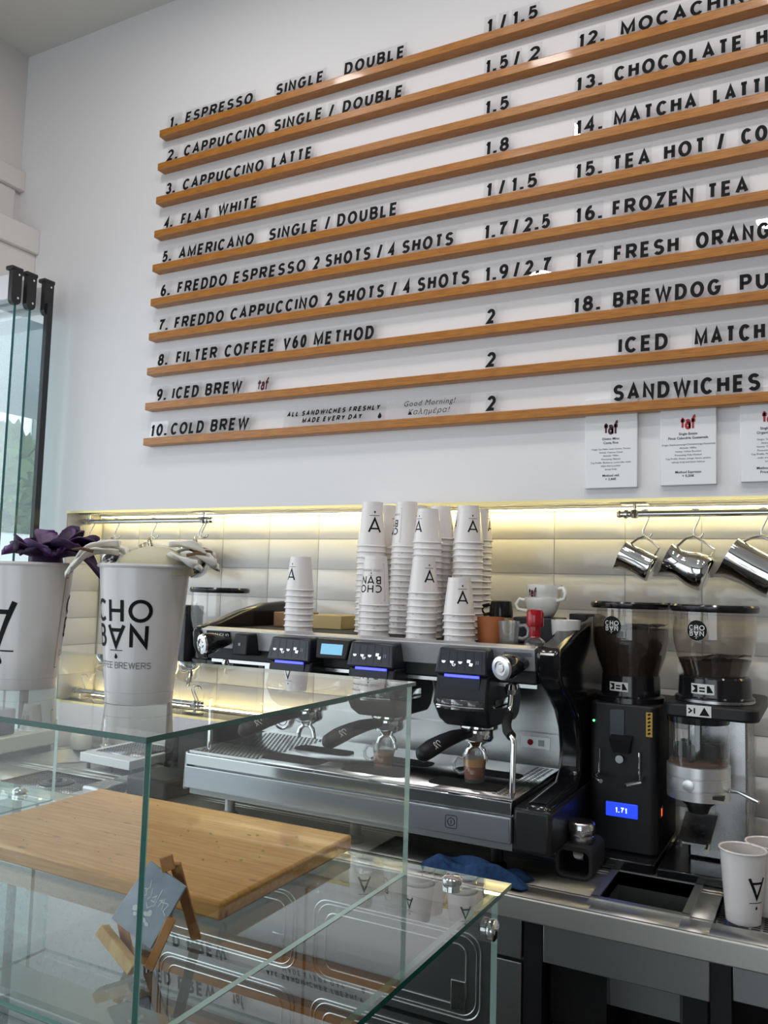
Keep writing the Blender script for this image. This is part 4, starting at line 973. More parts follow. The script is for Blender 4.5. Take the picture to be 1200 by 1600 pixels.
# ================================================================== GRINDERS
def hopper(t, c, r, z0, z1, zl, fill, tint='hopper_plastic', logo=True):
    x, y = c
    pr = [(r*.74, z0), (r*.77, z0+.014), (r*.90, z0+.046), (r*.985, z0+.078), (r, z0+.095), (r, z1)]
    hp = put('hopper', MB().lathe(pr, (x, y, 0), 40, cap0=False, cap1=False), tint, t, smooth=60)
    put('lid', MB().lathe([(0, z1), (r+.004, z1), (r+.006, z1+.004), (r+.006, z1+.012), (r+.003, z1+.016), (0, z1+.017)], (x, y, 0), 40, cap0=False, cap1=False), 'black_gloss', t)
    if fill:
        bp = [(0, z0+.001)]
        for a, b in pr:
            if b < fill: bp.append((a-.0025, b))
        rr = [b for b in pr if b[1] >= fill][0][0]
        rn = random.Random(int(fill*1000)); bp += [(rr-.003, fill)]
        m = MB(); m.lathe(bp, (x, y, 0), 40, cap0=False, cap1=False); top = [v for v in m.bm.verts if abs(v.co.z-fill) < 1e-5]
        rings = [[v.co.copy() for v in top]]
        put('coffee_beans', m, 'beans', t, smooth=60)
        m = MB(); rgs = []
        for k in (1, .8, .6, .4, .2, .03): rgs.append([(x+(rr-.003)*k*math.cos(2*PI*i/40), y+(rr-.003)*k*math.sin(2*PI*i/40), fill+rn.uniform(-.003, .004)+(.008*(1-k)) + .012*math.sin(2*PI*i/40+2)*(k if k < 1 else 1)) for i in range(40)])
        m.ring_loft(rgs, False, True); put('bean_surface', m, 'beans', t)
    if logo:
        m = MB(); a0 = -PI/2-.30; zc = z1-.040
        def f(u, v, e=.0012): a = a0+u/r; return (x+(r+e)*math.cos(a), y+(r+e)*math.sin(a), zc+v)
        m.poly([f(.022*math.cos(2*PI*i/32), .022*math.sin(2*PI*i/32)) for i in range(32)], 0)
        # two rows of thin capitals with a rule and a drop
        s = .0105
        for row, word in ((.06, 'CHO'), (-1.12, 'BVN')):
            X = -1.62
            for ch in word:
                L = {'C': [arc(.52, .5, .42, .45, 50, 310)], 'H': [[(.14, 0), (.14, 1)], [(.8, 0), (.8, 1)], [(.14, .5), (.8, .5)]], 'O': [ell(.5, .5, .44, .45)], 'B': [[(.2, 0), (.2, .95), (.5, .95)]+arc(.5, .74, .22, .21, 90, -90)[1:]+[(.2, .53)], [(.5, .53)]+arc(.52, .29, .26, .24, 90, -90)[1:]+[(.2, .05)]], 'V': [[(.02, 1), (.45, .04), (.88, 1)], [(.16, .74), (.74, .74)]], 'N': [[(.12, 0), (.12, .95), (.82, .05), (.82, 1)]]}[ch]
                for l in L: m.ribbon([((X+p[0])*s, (row+p[1])*s) for p in l], .16*s, lambda u, v: f(u, v, .0017), 1)
                X += 1.12
        m.ribbon([(-.5*s, -1.30*s), (.4*s, -1.30*s)], .05*s, lambda u, v: f(u, v, .0017), 1)
        m.poly([f(u, v, .0017) for u, v in drop_outline(-.05*s, -1.55*s, .3*s)], 1)
        put('round_label', m, ['ink', 'label_white'], hp, recalc=False)
def neck_label(t, c, r, z, zh, w):
    m = MB(); x, y = c; a0 = -PI/2-.22
    def f(u, v, e=.0008): a = a0+u/r; return (x+(r+e)*math.cos(a), y+(r+e)*math.sin(a), z+v)
    n = 10
    for i in range(n): m.poly([f(-w/2+w*i/n, 0), f(-w/2+w*(i+1)/n, 0), f(-w/2+w*(i+1)/n, zh), f(-w/2+w*i/n, zh)], 0)
    g = lambda u, v: f(u, v, .0013)
    m.poly([g(-w*.47, zh*.15), g(-w*.30, zh*.5), g(-w*.47, zh*.85), g(-w*.20, zh*.85), g(-w*.20, zh*.15)], 1); m.poly([g(w*.2, zh*.15), g(w*.46, zh*.2), g(w*.3, zh*.85), g(w*.2, zh*.85)], 1)
    for k in (.3, .6): m.ribbon([(-w*.12, zh*k), (w*.12, zh*k)], zh*.16, g, 1)
    put('neck_label', m, ['label_white', 'ink'], t, recalc=False)
def on_demand_grinder(label, x, y, lit=True, fill=1.43, tint='hopper_plastic', name_logo=True):
    t = thing('coffee_grinder', label, 'coffee grinder', (x, y, CT))
    put('body', MB().prism(rrect(x-.078, x+.078, y-.085, y+.18, .02, 4), 'z', .925, 1.258), 'black_satin', t, bevel=.005)
    put('base_tray', MB().prism(rrect(x-.080, x+.080, y-.14, y+.185, .015, 4), 'z', CT, .925), 'black_gloss', t, bevel=.003)
    put('neck', MB().lathe([(.078, 1.258), (.078, 1.270), (.069, 1.274), (.067, 1.318), (.066, 1.322)], (x, y, 0), 36), 'black_gloss', t)
    hopper(t, (x, y), .089, 1.316, 1.478, 1.49, fill, tint, name_logo)
    if lit: neck_label(t, (x, y), .0685, 1.285, .021, .046)
    put('front_plate', MB().box(x-.030, x+.004, y-.0875, y-.084, 1.18, 1.245), 'charcoal_panel', t, bevel=.001)
    put('spout', MB().hexa([(x-.018, y-.105, 1.150), (x+.016, y-.105, 1.150), (x+.020, y-.08, 1.150), (x-.022, y-.08, 1.150), (x-.026, y-.115, 1.182), (x+.024, y-.115, 1.182), (x+.024, y-.08, 1.19), (x-.026, y-.08, 1.19)]), 'black_satin', t)
    fk = put('portafilter_fork', MB().tube([(x-.055, y-.085, 1.098), (x-.055, y-.125, 1.094), (x-.035, y-.15, 1.092)], .005, 8), 'steel', t)
    put('prong', MB().tube([(x+.045, y-.085, 1.098), (x+.045, y-.125, 1.094), (x+.020, y-.155, 1.090)], .005, 8), 'steel', fk)
    for s in (-.05, .04): put('pin', MB().cyl((x+s, y-.10, 1.10), (x+s, y-.10, 1.155), .0026, seg=8), 'chrome', fk)
    put('knob', MB().cyl((x-.005, y-.086, 1.135), (x-.005, y-.10, 1.135), .009, seg=16), 'steel_mid', t)
    if lit:
        ds = put('display', MB().box(x-.038, x+.034, y-.0875, y-.084, 1.003, 1.035), 'blue_screen', t, bevel=.002)
        m = MB(); F = lambda u, v: (x-.016+u*.011, y-.0879, 1.013+v*.012); letters(m, '1.71', F, .2, .2); put('digits', m, 'screen_text', ds, recalc=False)
        put('signal_light', MB().cyl((x-.067, y-.085, 1.215), (x-.067, y-.087, 1.215), .0026, seg=8), 'green_led', t)
        st = put('side_label', MB().box(x+.052, x+.066, y-.0865, y-.0845, 1.19, 1.245), 'label_yellow', t)
        m = MB()
        for i in range(6): m.ribbon([(x+.056, 1.196+i*.0085), (x+.062, 1.199+i*.0085)], .004, lambda u, v: (u, y-.0869, v))
        put('label_print', m, 'ink', st, recalc=False)
        sw = put('power_switch', MB().box(x+.074, x+.0825, y-.070, y-.045, 1.01, 1.035), 'black_gloss', t)
        put('red_light', MB().box(x+.0805, x+.0832, y-.068, y-.060, 1.014, 1.030), 'red_led', sw)
    return t
on_demand_grinder('black electronic grinder with blue display, hopper nearly full of beans', -.427, 2.095)
on_demand_grinder('black grinder with an empty clear hopper left of the espresso machine', -1.73, 2.15, False, 0, 'hopper_clear', False)
o = put('black_canister', MB().lathe([(.052, 0), (.052, .50), (.054, .502), (.054, .528), (.048, .532), (0, .533)], (-1.895, 2.19, CT), 28), 'black_gloss'); tag(o, 'tall black canister with lid half hidden behind the upright paper cup', 'canister')
# doser grinder
def doser():
    x, y = -.232, 2.045
    t = thing('coffee_grinder', 'doser grinder with clear chamber and aluminium ring, few beans in the hopper', 'coffee grinder', (x, y, CT))
    put('base_tray', MB().box(x-.110, x+.09, 1.955, 2.27, CT, CT+.022), 'black_gloss', t, bevel=.004)
    put('body', MB().box(x-.062, x+.066, y+.03, y+.21, CT+.022, 1.25), 'steel_mid', t, bevel=.006)
    put('head_plate', MB().prism(rrect(x-.098, x+.098, y-.105, y+.215, .03, 5), 'z', 1.250, 1.279), 'black_satin', t, bevel=.005)
    put('neck', MB().lathe([(.084, 1.279), (.084, 1.290), (.078, 1.293), (.076, 1.332), (.072, 1.336)], (x, y, 0), 36), 'black_gloss', t)
    hopper(t, (x, y), .089, 1.330, 1.478, 1.49, 1.372)
    neck_label(t, (x, y), .0772, 1.300, .022, .050)
    put('collar_text', MB().lathe([(.0846, 1.281), (.0846, 1.287)], (x, y, 0), 36, cap0=False, cap1=False), 'steel_mid', t)
    m = MB(); F = lambda u, v: (x-.045+u, y-.1058, 1.255+v)
    m.poly([F(0, 0), F(.050, 0), F(.050, .024), F(0, .024)], 0); G2 = lambda u, v: (x-.045+u, y-.1063, 1.255+v)
    m.poly([G2(.026, .003), G2(.047, .003), G2(.036, .021)], 1); m.ribbon([(.004, .007), (.010, .012), (.004, .017)], .003, G2, 1); m.ribbon([(.016, .006), (.016, .018)], .003, G2, 1)
    put('warning_label', m, ['label_white', 'ink'], t, recalc=False)
    dx, dy, r = x-.030, y-.040, .064
    put('doser_chamber', MB().lathe([(r, 1.143), (r, 1.238)], (dx, dy, 0), 40, cap0=False, cap1=False), 'hopper_clear', t)
    put('chamber_top', MB().lathe([(r+.001, 1.236), (r+.002, 1.251)], (dx, dy, 0), 40), 'black_gloss', t)
    put('ground_coffee', MB().lathe([(0, 1.146), (r-.003, 1.146), (r-.003, 1.152), (r-.03, 1.157), (0, 1.153)], (dx, dy, 0), 36, cap0=False, cap1=False), 'ground_coffee', t)
    put('star_wheel', MB().cyl((dx, dy, 1.15), (dx, dy, 1.235), .008, seg=14), 'black_satin', t)
    m = MB()
    for k in range(6):
        a = k*PI/3+.3; m.hexa([(dx+.006*math.cos(a+q)+s*.05*math.cos(a), dy+.006*math.sin(a+q)+s*.05*math.sin(a), z) for z in (1.158, 1.19) for s, q in ((0, -1.2), (1, -1.2), (1, 1.2), (0, 1.2))])
    put('vane', m, 'black_satin', t)
    rg = put('doser_ring', MB().lathe([(r-.004, 1.074), (r+.002, 1.074), (r+.0025, 1.0935), (r+.001, 1.0945), (r+.001, 1.0965), (r+.0025, 1.0975), (r+.0025, 1.119), (r+.001, 1.120), (r+.001, 1.122), (r+.0025, 1.123), (r+.0025, 1.1445), (r-.003, 1.146)], (dx, dy, 0), 44), 'aluminium', t)
    put('screw', MB().lathe([(.012, 0), (.012, .002), (.008, .003), (0, .003)], (dx-.012, dy-r-.0025, 1.108), 20, 0, Matrix.Rotation(PI/2, 3, 'X')), 'aluminium', rg)
    put('slot', MB().box(dx+.032, dx+.058, dy-.056, dy-.030, 1.083, 1.090), 'black_satin', rg)
    put('lever', MB().tube([(dx+r-.004, dy-.015, 1.098), (dx+r+.02, dy-.03, 1.101), (dx+r+.045, dy-.045, 1.095), (dx+r+.062, dy-.055, 1.091)], [.005, .0035, .005, .0045], 10), 'steel', t)
    put('outlet', MB().lathe([(.050, 1.074), (.026, 1.055), (.020, 1.040)], (dx, dy, 0), 28), 'black_satin', t)
    fk = put('portafilter_rest', MB().hexa([(dx-.035, dy-.062, .985), (dx+.030, dy-.062, .985), (dx+.034, dy+.05, 1.022), (dx-.034, dy+.05, 1.022), (dx-.035, dy-.062, .989), (dx+.030, dy-.062, .989), (dx+.034, dy+.05, 1.026), (dx-.034, dy+.05, 1.026)]), 'steel_mid', t)
    for s in (-.030, .026): put('prong', MB().cyl((dx+s, dy-.055, .986), (dx+s, dy-.080, .980), .006, seg=10), 'steel', fk)
    lb = put('rating_label', MB().box(dx-.028, dx+.026, dy+.0675, dy+.0695, 1.020, 1.052), 'label_white', t)
    m = MB(); F = lambda u, v: (dx+u, dy+.0672, v)
    for i in range(4): m.ribbon([(-.023, 1.026+i*.006), (.010+.003*(i % 2), 1.026+i*.006)], .0016, F)
    put('label_print', m, 'ink_grey', lb, recalc=False)
doser()
cb = put('power_cable', MB().tube([(-.10, 2.10, 1.0), (-.075, 2.12, .99), (-.05, 2.16, .95), (0, 2.2, .908), (.1, 2.22, .906)], .004, 8), 'black_rubber'); tag(cb, 'black power cable curving down beside the doser grinder', 'cable')
# ================================================================== TAMPER STATION AND SMALL THINGS ON THE COUNTER
ts = thing('tamping_stand', 'black rounded tamping stand beside the knock-out chute', 'tamping stand', (-.478, 1.90, CT))
x0, x1, z0, z1 = -.535, -.455, CT+.001, CT+.070
m = MB(); O = rrect(x0, x1, z0, z1, .018); I = rrect(x0+.008, x1-.008, z0+.006, z1-.012, .012)
A = [m.bm.verts.new((u, 1.845, v)) for u, v in O]; B = [m.bm.verts.new((u, 1.845, v)) for u, v in I]; C2 = [m.bm.verts.new((u, 1.960, v)) for u, v in O]; D = [m.bm.verts.new((u, 1.960, v)) for u, v in I]
n = len(A)
for i in range(n):
    j = (i+1) % n; m.face([A[i], A[j], B[j], B[i]]); m.face([C2[j], C2[i], D[i], D[j]]); m.face([A[j], A[i], C2[i], C2[j]]); m.face([B[i], B[j], D[j], D[i]])
put('shell', m, 'black_rubber', ts, bevel=.0015)
tm = thing('tamper', 'round steel tamper resting upright on the black stand', 'tamper', (-.490, 1.885, z1))
put('base', MB().lathe([(0, 0), (.026, 0), (.027, .002), (.027, .014), (.025, .016)], (-.490, 1.885, z1), 32, cap0=False), 'steel', tm)
put('top', MB().lathe([(.025, .016), (.029, .018), (.030, .021), (.030, .040), (.028, .043), (.026, .0445), (0, .0445)], (-.490, 1.885, z1), 32, cap0=False, cap1=False), 'steel', tm)
put('groove_ring', MB().lathe([(.0302, .028), (.0306, .030), (.0302, .032)], (-.490, 1.885, z1), 32, cap0=False, cap1=False), 'chrome', tm)
# blue cloth
rn = random.Random(9); m = MB(); N = 22; V = []
for i in range(N):
    row = []
    for j in range(14):
        u, v = i/(N-1), j/13
        x = -.80+.235*u+.01*math.sin(7*v); y = 1.702+.075*v+.008*math.sin(9*u)
        e = min(u, 1-u, v, 1-v); z = CT+.004+min(1, e*7)*(.022+.010*math.sin(11*u+3*v)+.008*math.sin(17*v+6*u))+rn.uniform(0, .003)
        row.append(m.bm.verts.new((x, y, z)))
    V.append(row)
for i in range(N-1):
    for j in range(13): m.face([V[i][j], V[i+1][j], V[i+1][j+1], V[i][j+1]])
o = put('cleaning_cloth', m, 'blue_cloth', smooth=60, solid=.003, sub=1); tag(o, 'crumpled blue cleaning cloth on the counter under the espresso machine', 'cloth')
G = 'upright paper cups on the counter grille'
cup(LARGE, (-.157, 1.822, CT-.0076), .80, 'large white paper cup standing on the counter grille, the nearer of two', G)
cup(LARGE, (-.115, 1.892, CT-.0076), 1.6, 'large white paper cup standing on the counter grille, half hidden behind another', G)
# left end of the counter
wb = thing('drawer_unit', 'cream enamelled low unit on the counter at far left', 'drawer unit', (-2.5, 2.0, CT))
put('plinth', MB().box(-2.538, -2.44, 1.90, 2.135, CT, CT+.024), 'dark_interior', wb)
put('case', MB().box(-2.54, -2.425, 1.885, 2.14, CT+.024, CT+.078), 'cream_enamel', wb, bevel=.005)
o = put('coffee_scale', MB().box(-2.538, -2.45, 1.90, 1.99, CT+.0785, CT+.165), 'black_gloss', bevel=.006); tag(o, 'dark glossy block standing on the cream unit at far left', 'device')
cup(SHORT, (-2.475, 2.075, CT+.078+.09), -.3, 'upside-down paper cup standing alone on the cream unit', None, True)
o = put('sugar_jar', MB().lathe([(0, 0), (.036, 0), (.038, .006), (.038, .045), (.030, .058), (.012, .062), (.010, .072), (0, .074)], (-2.40, 2.235, CT), 28, cap0=False, cap1=False), 'cream_enamel', smooth=50); tag(o, 'small cream jar with knob lid beside the sink', 'jar')
bs = thing('brew_stand', 'low bright steel brewing stand with perforated top between sink and grinder', 'brewing stand', (-2.03, 2.12, CT))
m = MB(); m.hexa([(-2.15, 2.00, CT+.024), (-1.92, 1.985, CT+.024), (-1.92, 2.25, CT+.024), (-2.15, 2.25, CT+.024), (-2.15, 2.00, CT+.052), (-1.92, 1.985, CT+.052), (-1.92, 2.25, CT+.052), (-2.15, 2.25, CT+.052)]); put('case', m, 'white_metal', bs, bevel=.002)
slots(-2.12, -1.94, 2.04, 2.22, CT+.0545, ['steel_mid', 'grille_hole'], 16, 14, .0035, .0035, 'perforated_top', bs)
for x in (-2.13, -2.03, -1.94):
    for y in (2.02, 2.22): put('foot', MB().cyl((x, y, CT), (x, y, CT+.025), .006, seg=10), 'black_plastic', bs)
o = put('tablet', MB().box(-1.90, -1.80, 1.90, 2.02, CT, CT+.02), 'black_gloss', bevel=.004); tag(o, 'flat black pad on the counter in front of the left grinder', 'pad')
o = put('container', MB().box(-1.79, -1.64, 1.84, 1.99, CT, CT+.055), 'black_satin', bevel=.008); tag(o, 'low black container with grey side on the counter left of the machine', 'container')
o = put('container', MB().box(-1.88, -1.80, 1.76, 1.86, CT, CT+.03), 'steel_mid', bevel=.008); tag(o, 'small grey steel box on the counter beside the rinser grille', 'box')

# ================================================================== RAILS, HOOKS AND MILK JUGS
RY, RZ = 2.262, 1.722
def rail(x0, x1, label, stops):
    t = thing('hanging_rail', label, 'rail', ((x0+x1)/2, RY, RZ), 'steel rails under the niche top')
    put('bar', MB().cyl((x0, RY, RZ), (x1, RY, RZ), .0085, seg=18), 'steel', t)
    for x, s in ((x0, -1), (x1, 1)):
        put('finial', MB().lathe([(.0085, 0), (.012, .003), (.012, .010), (.0085, .013), (.0085, .020), (.011, .023), (.007, .030), (0, .031)], (x, RY, RZ), 18, 0, Matrix.Rotation(s*PI/2, 3, 'Y'), cap0=True), 'chrome', t)
    for x in stops:
        b = put('bracket', MB().cyl((x, RY, RZ+.006), (x, RY, NT-.004), .005, seg=12), 'steel', t)
        put('plate', MB().box(x-.034, x+.034, RY-.018, RY+.018, NT-.005, NT), 'steel', b, bevel=.0015)
        put('ball', MB().lathe([(0, -.013), (.009, -.010), (.0135, 0), (.009, .010), (0, .013)], (x, RY, RZ), 18), 'chrome', b)
rail(-2.470, -1.895, 'short steel rail at the left end of the niche', (-2.455, -1.905))
rail(-.468, .62, 'steel rail at the right end of the niche above the grinders', (-.452, .60))
def hook(x, zb, label, yaw=0.0, loop=True):
    m = MB(); d = Vector((math.cos(yaw), math.sin(yaw), 0)); P = lambda u, z: tuple(Vector((x, RY, z))+d*u)
    top = [P(-.0105*math.cos(math.radians(a)), RZ+.0105*math.sin(math.radians(a))) for a in range(-40, 181, 20)]
    low = [P(.006-.012*math.cos(math.radians(a))*1.0+.0, zb+.010+.012*math.sin(math.radians(a))) for a in range(0, -200, -20)]
    pts = top+[P(.010, RZ-.012), P(-.004, zb+.018)]+low[1:]
    m.tube(pts, .0024, 8); o = put('rail_hook', m, 'steel', smooth=60); return tag(o, label, 'hook', 'S-hooks on the rails')
def jug(label, apex, axis, r, h, belly=False, hl=1.0):
    """hanging milk jug: apex is where the hook carries the handle; axis runs from base to rim"""
    t = thing('milk_jug', label, 'milk jug', apex, 'steel milk jugs hanging from the rails')
    ax = Vector(axis).normalized(); up = Vector((0, 0, 1)); hd = (up-ax*up.dot(ax)).normalized(); sd = ax.cross(hd)
    R3 = Matrix((hd, sd, ax)).transposed()          # local x: handle side, z: base to rim
    A = Vector((r+.030*hl, 0, h*.66)); org = Vector(apex)-R3 @ A
    T = lambda p: tuple(org+R3 @ Vector(p))
    if belly: pr = [(r*.80, 0), (r*.97, h*.06), (r*1.0, h*.2), (r*.97, h*.38), (r*.80, h*.62), (r*.74, h*.76), (r*.78, h*.90), (r*.86, h)]
    else: pr = [(r*.92, 0), (r*.99, h*.03), (r, h*.1), (r*.965, h*.5), (r*.945, h*.85), (r*.97, h)]
    seg = 44; rings = []
    full = pr+[(a-.0012, b) for a, b in pr[::-1][:-1]]+[(r*.85, .002)]
    for a, z in full:
        ring = []
        for i in range(seg):
            th = 2*PI*i/seg; k = max(0, math.cos(th-PI))**10*max(0, (z/h-.72)/.28)
            ring.append(T((a*math.cos(th)*(1+.38*k), a*math.sin(th)*(1-.1*k), z+.006*k)))
        rings.append(ring)
    m = MB(); m.ring_loft(rings, True, True); put('body', m, 'chrome', t, smooth=50)
    rt = r*(.80 if belly else .95)
    pts = [T((rt, 0, h*.90)), T((r+.016*hl, 0, h*.80)), T(A), T((r+.027*hl, 0, h*.45)), T((r+.019*hl, 0, h*.12)), T((r*.97, 0, h*.14))]
    put('handle', MB().tube(pts, .0032, 8, flat=1.5), 'steel', t, smooth=30)
HZ = 1.666
hook(-2.440, 1.664, 'empty steel hook at the left end of the left rail', .5)
for x, lab in ((-2.314, 'second'), (-2.131, 'third'), (-1.918, 'rightmost')): hook(x, HZ-.004, 'steel hook carrying a milk jug, %s on the left rail' % lab, .5)
hook(-1.905, HZ-.002, 'spare steel hook crossing the rightmost hook of the left rail', .9)
AX = (-.70, .50, .42)
jug('small steel milk jug, leftmost on the left rail', (-2.322, 2.255, HZ-.003), AX, .036, .085)
jug('small steel milk jug in the middle of the left rail', (-2.139, 2.255, HZ-.003), AX, .036, .085)
jug('larger steel milk jug turning its dark base outward, right on the left rail', (-1.926, 2.250, HZ-.003), (-.66, .58, .48), .046, .115)
for x, lab in ((-.426, 'leftmost'), (-.300, 'second'), (-.142, 'third')): hook(x, HZ-.004, 'steel hook carrying a milk jug, %s on the right rail' % lab, -.1)
AX = (-.88, .06, .44)
jug('small straight-sided steel milk jug, leftmost on the right rail', (-.424, 2.245, HZ-.003), AX, .0365, .088)
jug('round-bellied steel milk jug, second on the right rail', (-.302, 2.245, HZ-.003), (-.87, .02, .38), .047, .108, True)
jug('large straight-sided steel milk jug at the right edge of the picture', (-.142, 2.240, HZ-.003), (-.86, .02, .50), .050, .125)

# ================================================================== GLASS DISPLAY CASE ON THE CUSTOMER SIDE
GT = 1.41
dc = thing('display_case', 'two-tier glass display case with green edges in front of the bar', 'display case', (-.65, .66, 0))
def pane(name, x0, x1, y0, y1, z0, z1, edge='pane_edge', pale=()):
    """glass sheet: clear on its two broad faces, green where the cut edge shows"""
    d = (x1-x0, y1-y0, z1-z0); ax = d.index(min(d))
    m = MB(); m.box(x0, x1, y0, y1, z0, z1); m.recalc()
    for f in m.bm.faces:
        n = f.normal; k = max(range(3), key=lambda i: abs(n[i]))
        f.material_index = 0 if k == ax else 1
        if k != ax and (k, 1 if n[k] > 0 else -1) in pale: f.material_index = 2
    return put(name, m, ['pane_glass' if ax == 2 else 'pane_glass_upright', edge, 'pane_edge_pale'], dc, recalc=False)
XS, XLc, YFc, YBc = -.420, -.987, .449, .876
pane('top_pane', XLc-.002, XS+.002, YFc-.002, YBc, GT-.0042, GT, pale=((1, 1),))
pane('side_pane', XS-.006, XS, YFc+.006, .870, 1.2004, GT-.0044, 'pane_edge_mid', pale=((1, 1), (2, -1)))
pane('side_pane', XLc, XLc+.006, YFc+.006, .870, 1.2004, GT-.0044, pale=((1, 1), (1, -1)))
pane('front_pane', XLc, XS, YFc, YFc+.005, 1.2004, GT-.0044, 'pane_edge_mid')
pane('shelf_pane', -1.80, -.310, YFc-.02, .903, 1.1948, 1.200, pale=((1, 1),))
pane('lower_side_pane', -.326, -.319, YFc-.01, .885, .86, 1.1945, pale=((1, 1),))
pane('lower_front_pane', -1.80, -.327, YFc-.017, YFc-.010, .86, 1.1945)
pane('sliding_pane', -1.28, -1.02, .872, .878, .90, 1.19, pale=((0, 1),))
put('deck', MB().box(-1.80, -.32, YFc-.005, .87, .925, .94), 'steel_mid', dc, bevel=.002)
put('deck_step', MB().box(-1.80, -.32, .80, .87, .9402, .965), 'steel_dark', dc, bevel=.002)
put('cabinet', MB().box(-1.80, -.318, YFc-.017, .885, .08, .86), 'case_grey', dc, bevel=.003)
put('plinth', MB().box(-1.78, -.34, YFc+.01, .86, 0, .08), 'dark_interior', dc)
put('deck_support', MB().box(-1.80, -.32, .45, .87, .86, .925), 'steel_dark', dc)
def clamp(x, y, z, rx):
    m = MB(); m.lathe([(0, 0), (.0105, 0), (.011, .002), (.011, .006), (.008, .008), (0, .0085)], (x, y, z), 20, 0, rx); return put('glass_clamp', m, 'chrome', dc)
clamp(-.365, .868, 1.2003, Matrix.Identity(3)); clamp(-1.05, .868, 1.2003, Matrix.Identity(3))
clamp(-.3185, .86, 1.165, Matrix.Rotation(PI/2, 3, 'Y'))
# things inside and on the case
bb = put('cutting_board', MB().prism([(-.919, .898), (-.510, .902), (-.506, .650), (-.912, .656)], 'z', 1.2022, 1.220), 'bamboo', bevel=.003)
bo = thing('cutting_board', 'thick bamboo cutting board lying in the upper glass case', 'cutting board', tuple(bb.location))
bb.name = 'board'; bb.parent = bo; bb.location = (0, 0, 0)
rn = random.Random(21); m = MB()
for i in range(46):
    x, y = rn.uniform(-.87, -.55), rn.uniform(.67, .88); s = rn.uniform(.0006, .0018)
    m.hexa([(x-s, y-s*.6, 1.2202), (x+s, y-s*.7, 1.2202), (x+s*.8, y+s*.6, 1.2202), (x-s*.7, y+s*.5, 1.2202)]+[(x-s*.6, y-s*.4, 1.2202+s*.8), (x+s*.6, y-s*.4, 1.2202+s*.8), (x+s*.5, y+s*.4, 1.2202+s*.7), (x-s*.5, y+s*.3, 1.2202+s*.8)])
o = put('bread_crumbs', m, 'cardboard_yellow'); tag(o, 'pale bread crumbs scattered on the bamboo cutting board', 'crumbs', kind='stuff')
# paper cups holding flowers on the top pane
cup(CASE, (-.546, .572, GT+.0003), math.radians(-159), 'large upright paper cup on the glass top holding a white flower, shop name in front')
cup(CASE, (-.698, .574, GT+.0003), math.radians(4), 'large upright paper cup at the left edge holding a dark purple flower')
def petal(mb, c, d, length, width, lift, curl, ruffle, seed, mi=0, nu=14, nv=11):
    rn = random.Random(seed); c = Vector(c); d = Vector(d).normalized(); s = d.cross(Vector((0, 0, 1))).normalized(); ph = rn.uniform(0, 6)
    grid = []
    for i in range(nu):
        u = i/(nu-1); row = []
        w = width*min(1, .35+1.3*u)*math.sqrt(max(0.02, 1-max(0, (u-.55)/.46)**2))
        for j in range(nv):
            v = 2*j/(nv-1)-1
            z = lift*math.sin(u*PI*.5)*length-curl*u*u*u*length+abs(v)**2*width*.18+ruffle*u*abs(v)*math.sin(7*u+5*v+ph)+ruffle*.6*u*math.sin(11*v+ph*2)
            x = u*length*(1-.10*abs(v)**2)
            row.append(mb.bm.verts.new(c+d*x+s*v*w*.5+Vector((0, 0, z))))
        grid.append(row)
    for i in range(nu-1):
        for j in range(nv-1): mb.face([grid[i][j], grid[i+1][j], grid[i+1][j+1], grid[i][j+1]], mi)
rgt = Vector((.883, .469, 0)); fwd = Vector((-.469, .883, 0))
wf = thing('flower', 'white and cream artificial flower sitting in the middle paper cup', 'flower', (-.546, .572, 1.520), 'artificial flowers in paper cups')
C0 = Vector((-.546, .572, 1.5285))
for i, (a, st, z, L, Wd, lf, cu) in enumerate(((186, .024, .019, .046, .026, .02, .62), (198, .024, .011, .040, .024, .10, .40), (165, .020, .012, .040, .026, .25, .3), (6, .020, .020, .042, .024, .04, .40), (-8, .034, .010, .036, .026, .02, .30), (-24, .022, .006, .040, .026, .12, .30), (30, .026, .012, .040, .026, .2, .3), (60, .018, .006, .030, .028, .4, .1))):
    d = rgt*math.cos(math.radians(a))+fwd*math.sin(math.radians(a)); m = MB()
    petal(m, C0+d*st+Vector((0, 0, z)), d, L, Wd, lf, cu, .0035, i+3); put('petal', m, 'petal_white', wf, smooth=80, solid=.0014, recalc=False)
m = MB(); rings = []
for k in range(9):
    th = k/8*PI/2; rings.append([tuple(C0+rgt*(.008+.036*math.cos(th)*math.cos(2*PI*i/28)*(1+.03*math.sin(5*i)))+fwd*(.032*math.cos(th)*math.sin(2*PI*i/28))+Vector((0, 0, -.006+.026*math.sin(th)))) for i in range(28)])
m.ring_loft(rings, True, True); put('domed_petal', m, 'petal_cream', wf, smooth=60)
for a, z in ((200, .013), (12, .015), (-12, .012), (30, .018)):
    d = rgt*math.cos(math.radians(a))+fwd*math.sin(math.radians(a)); p = C0+d*.042-fwd*.010+Vector((0, 0, z))
    put('stamen', MB().tube([p, p+d*.010+Vector((0, 0, .002)), p+d*.018+Vector((0, 0, .001))], [.0016, .0014, .0007], 7), 'stamen_brown', wf)
pf_ = thing('flower', 'dark purple artificial flower with lilac highlights in the left paper cup', 'flower', (-.698, .574, 1.520), 'artificial flowers in paper cups')
C1 = Vector((-.684, .580, 1.530))
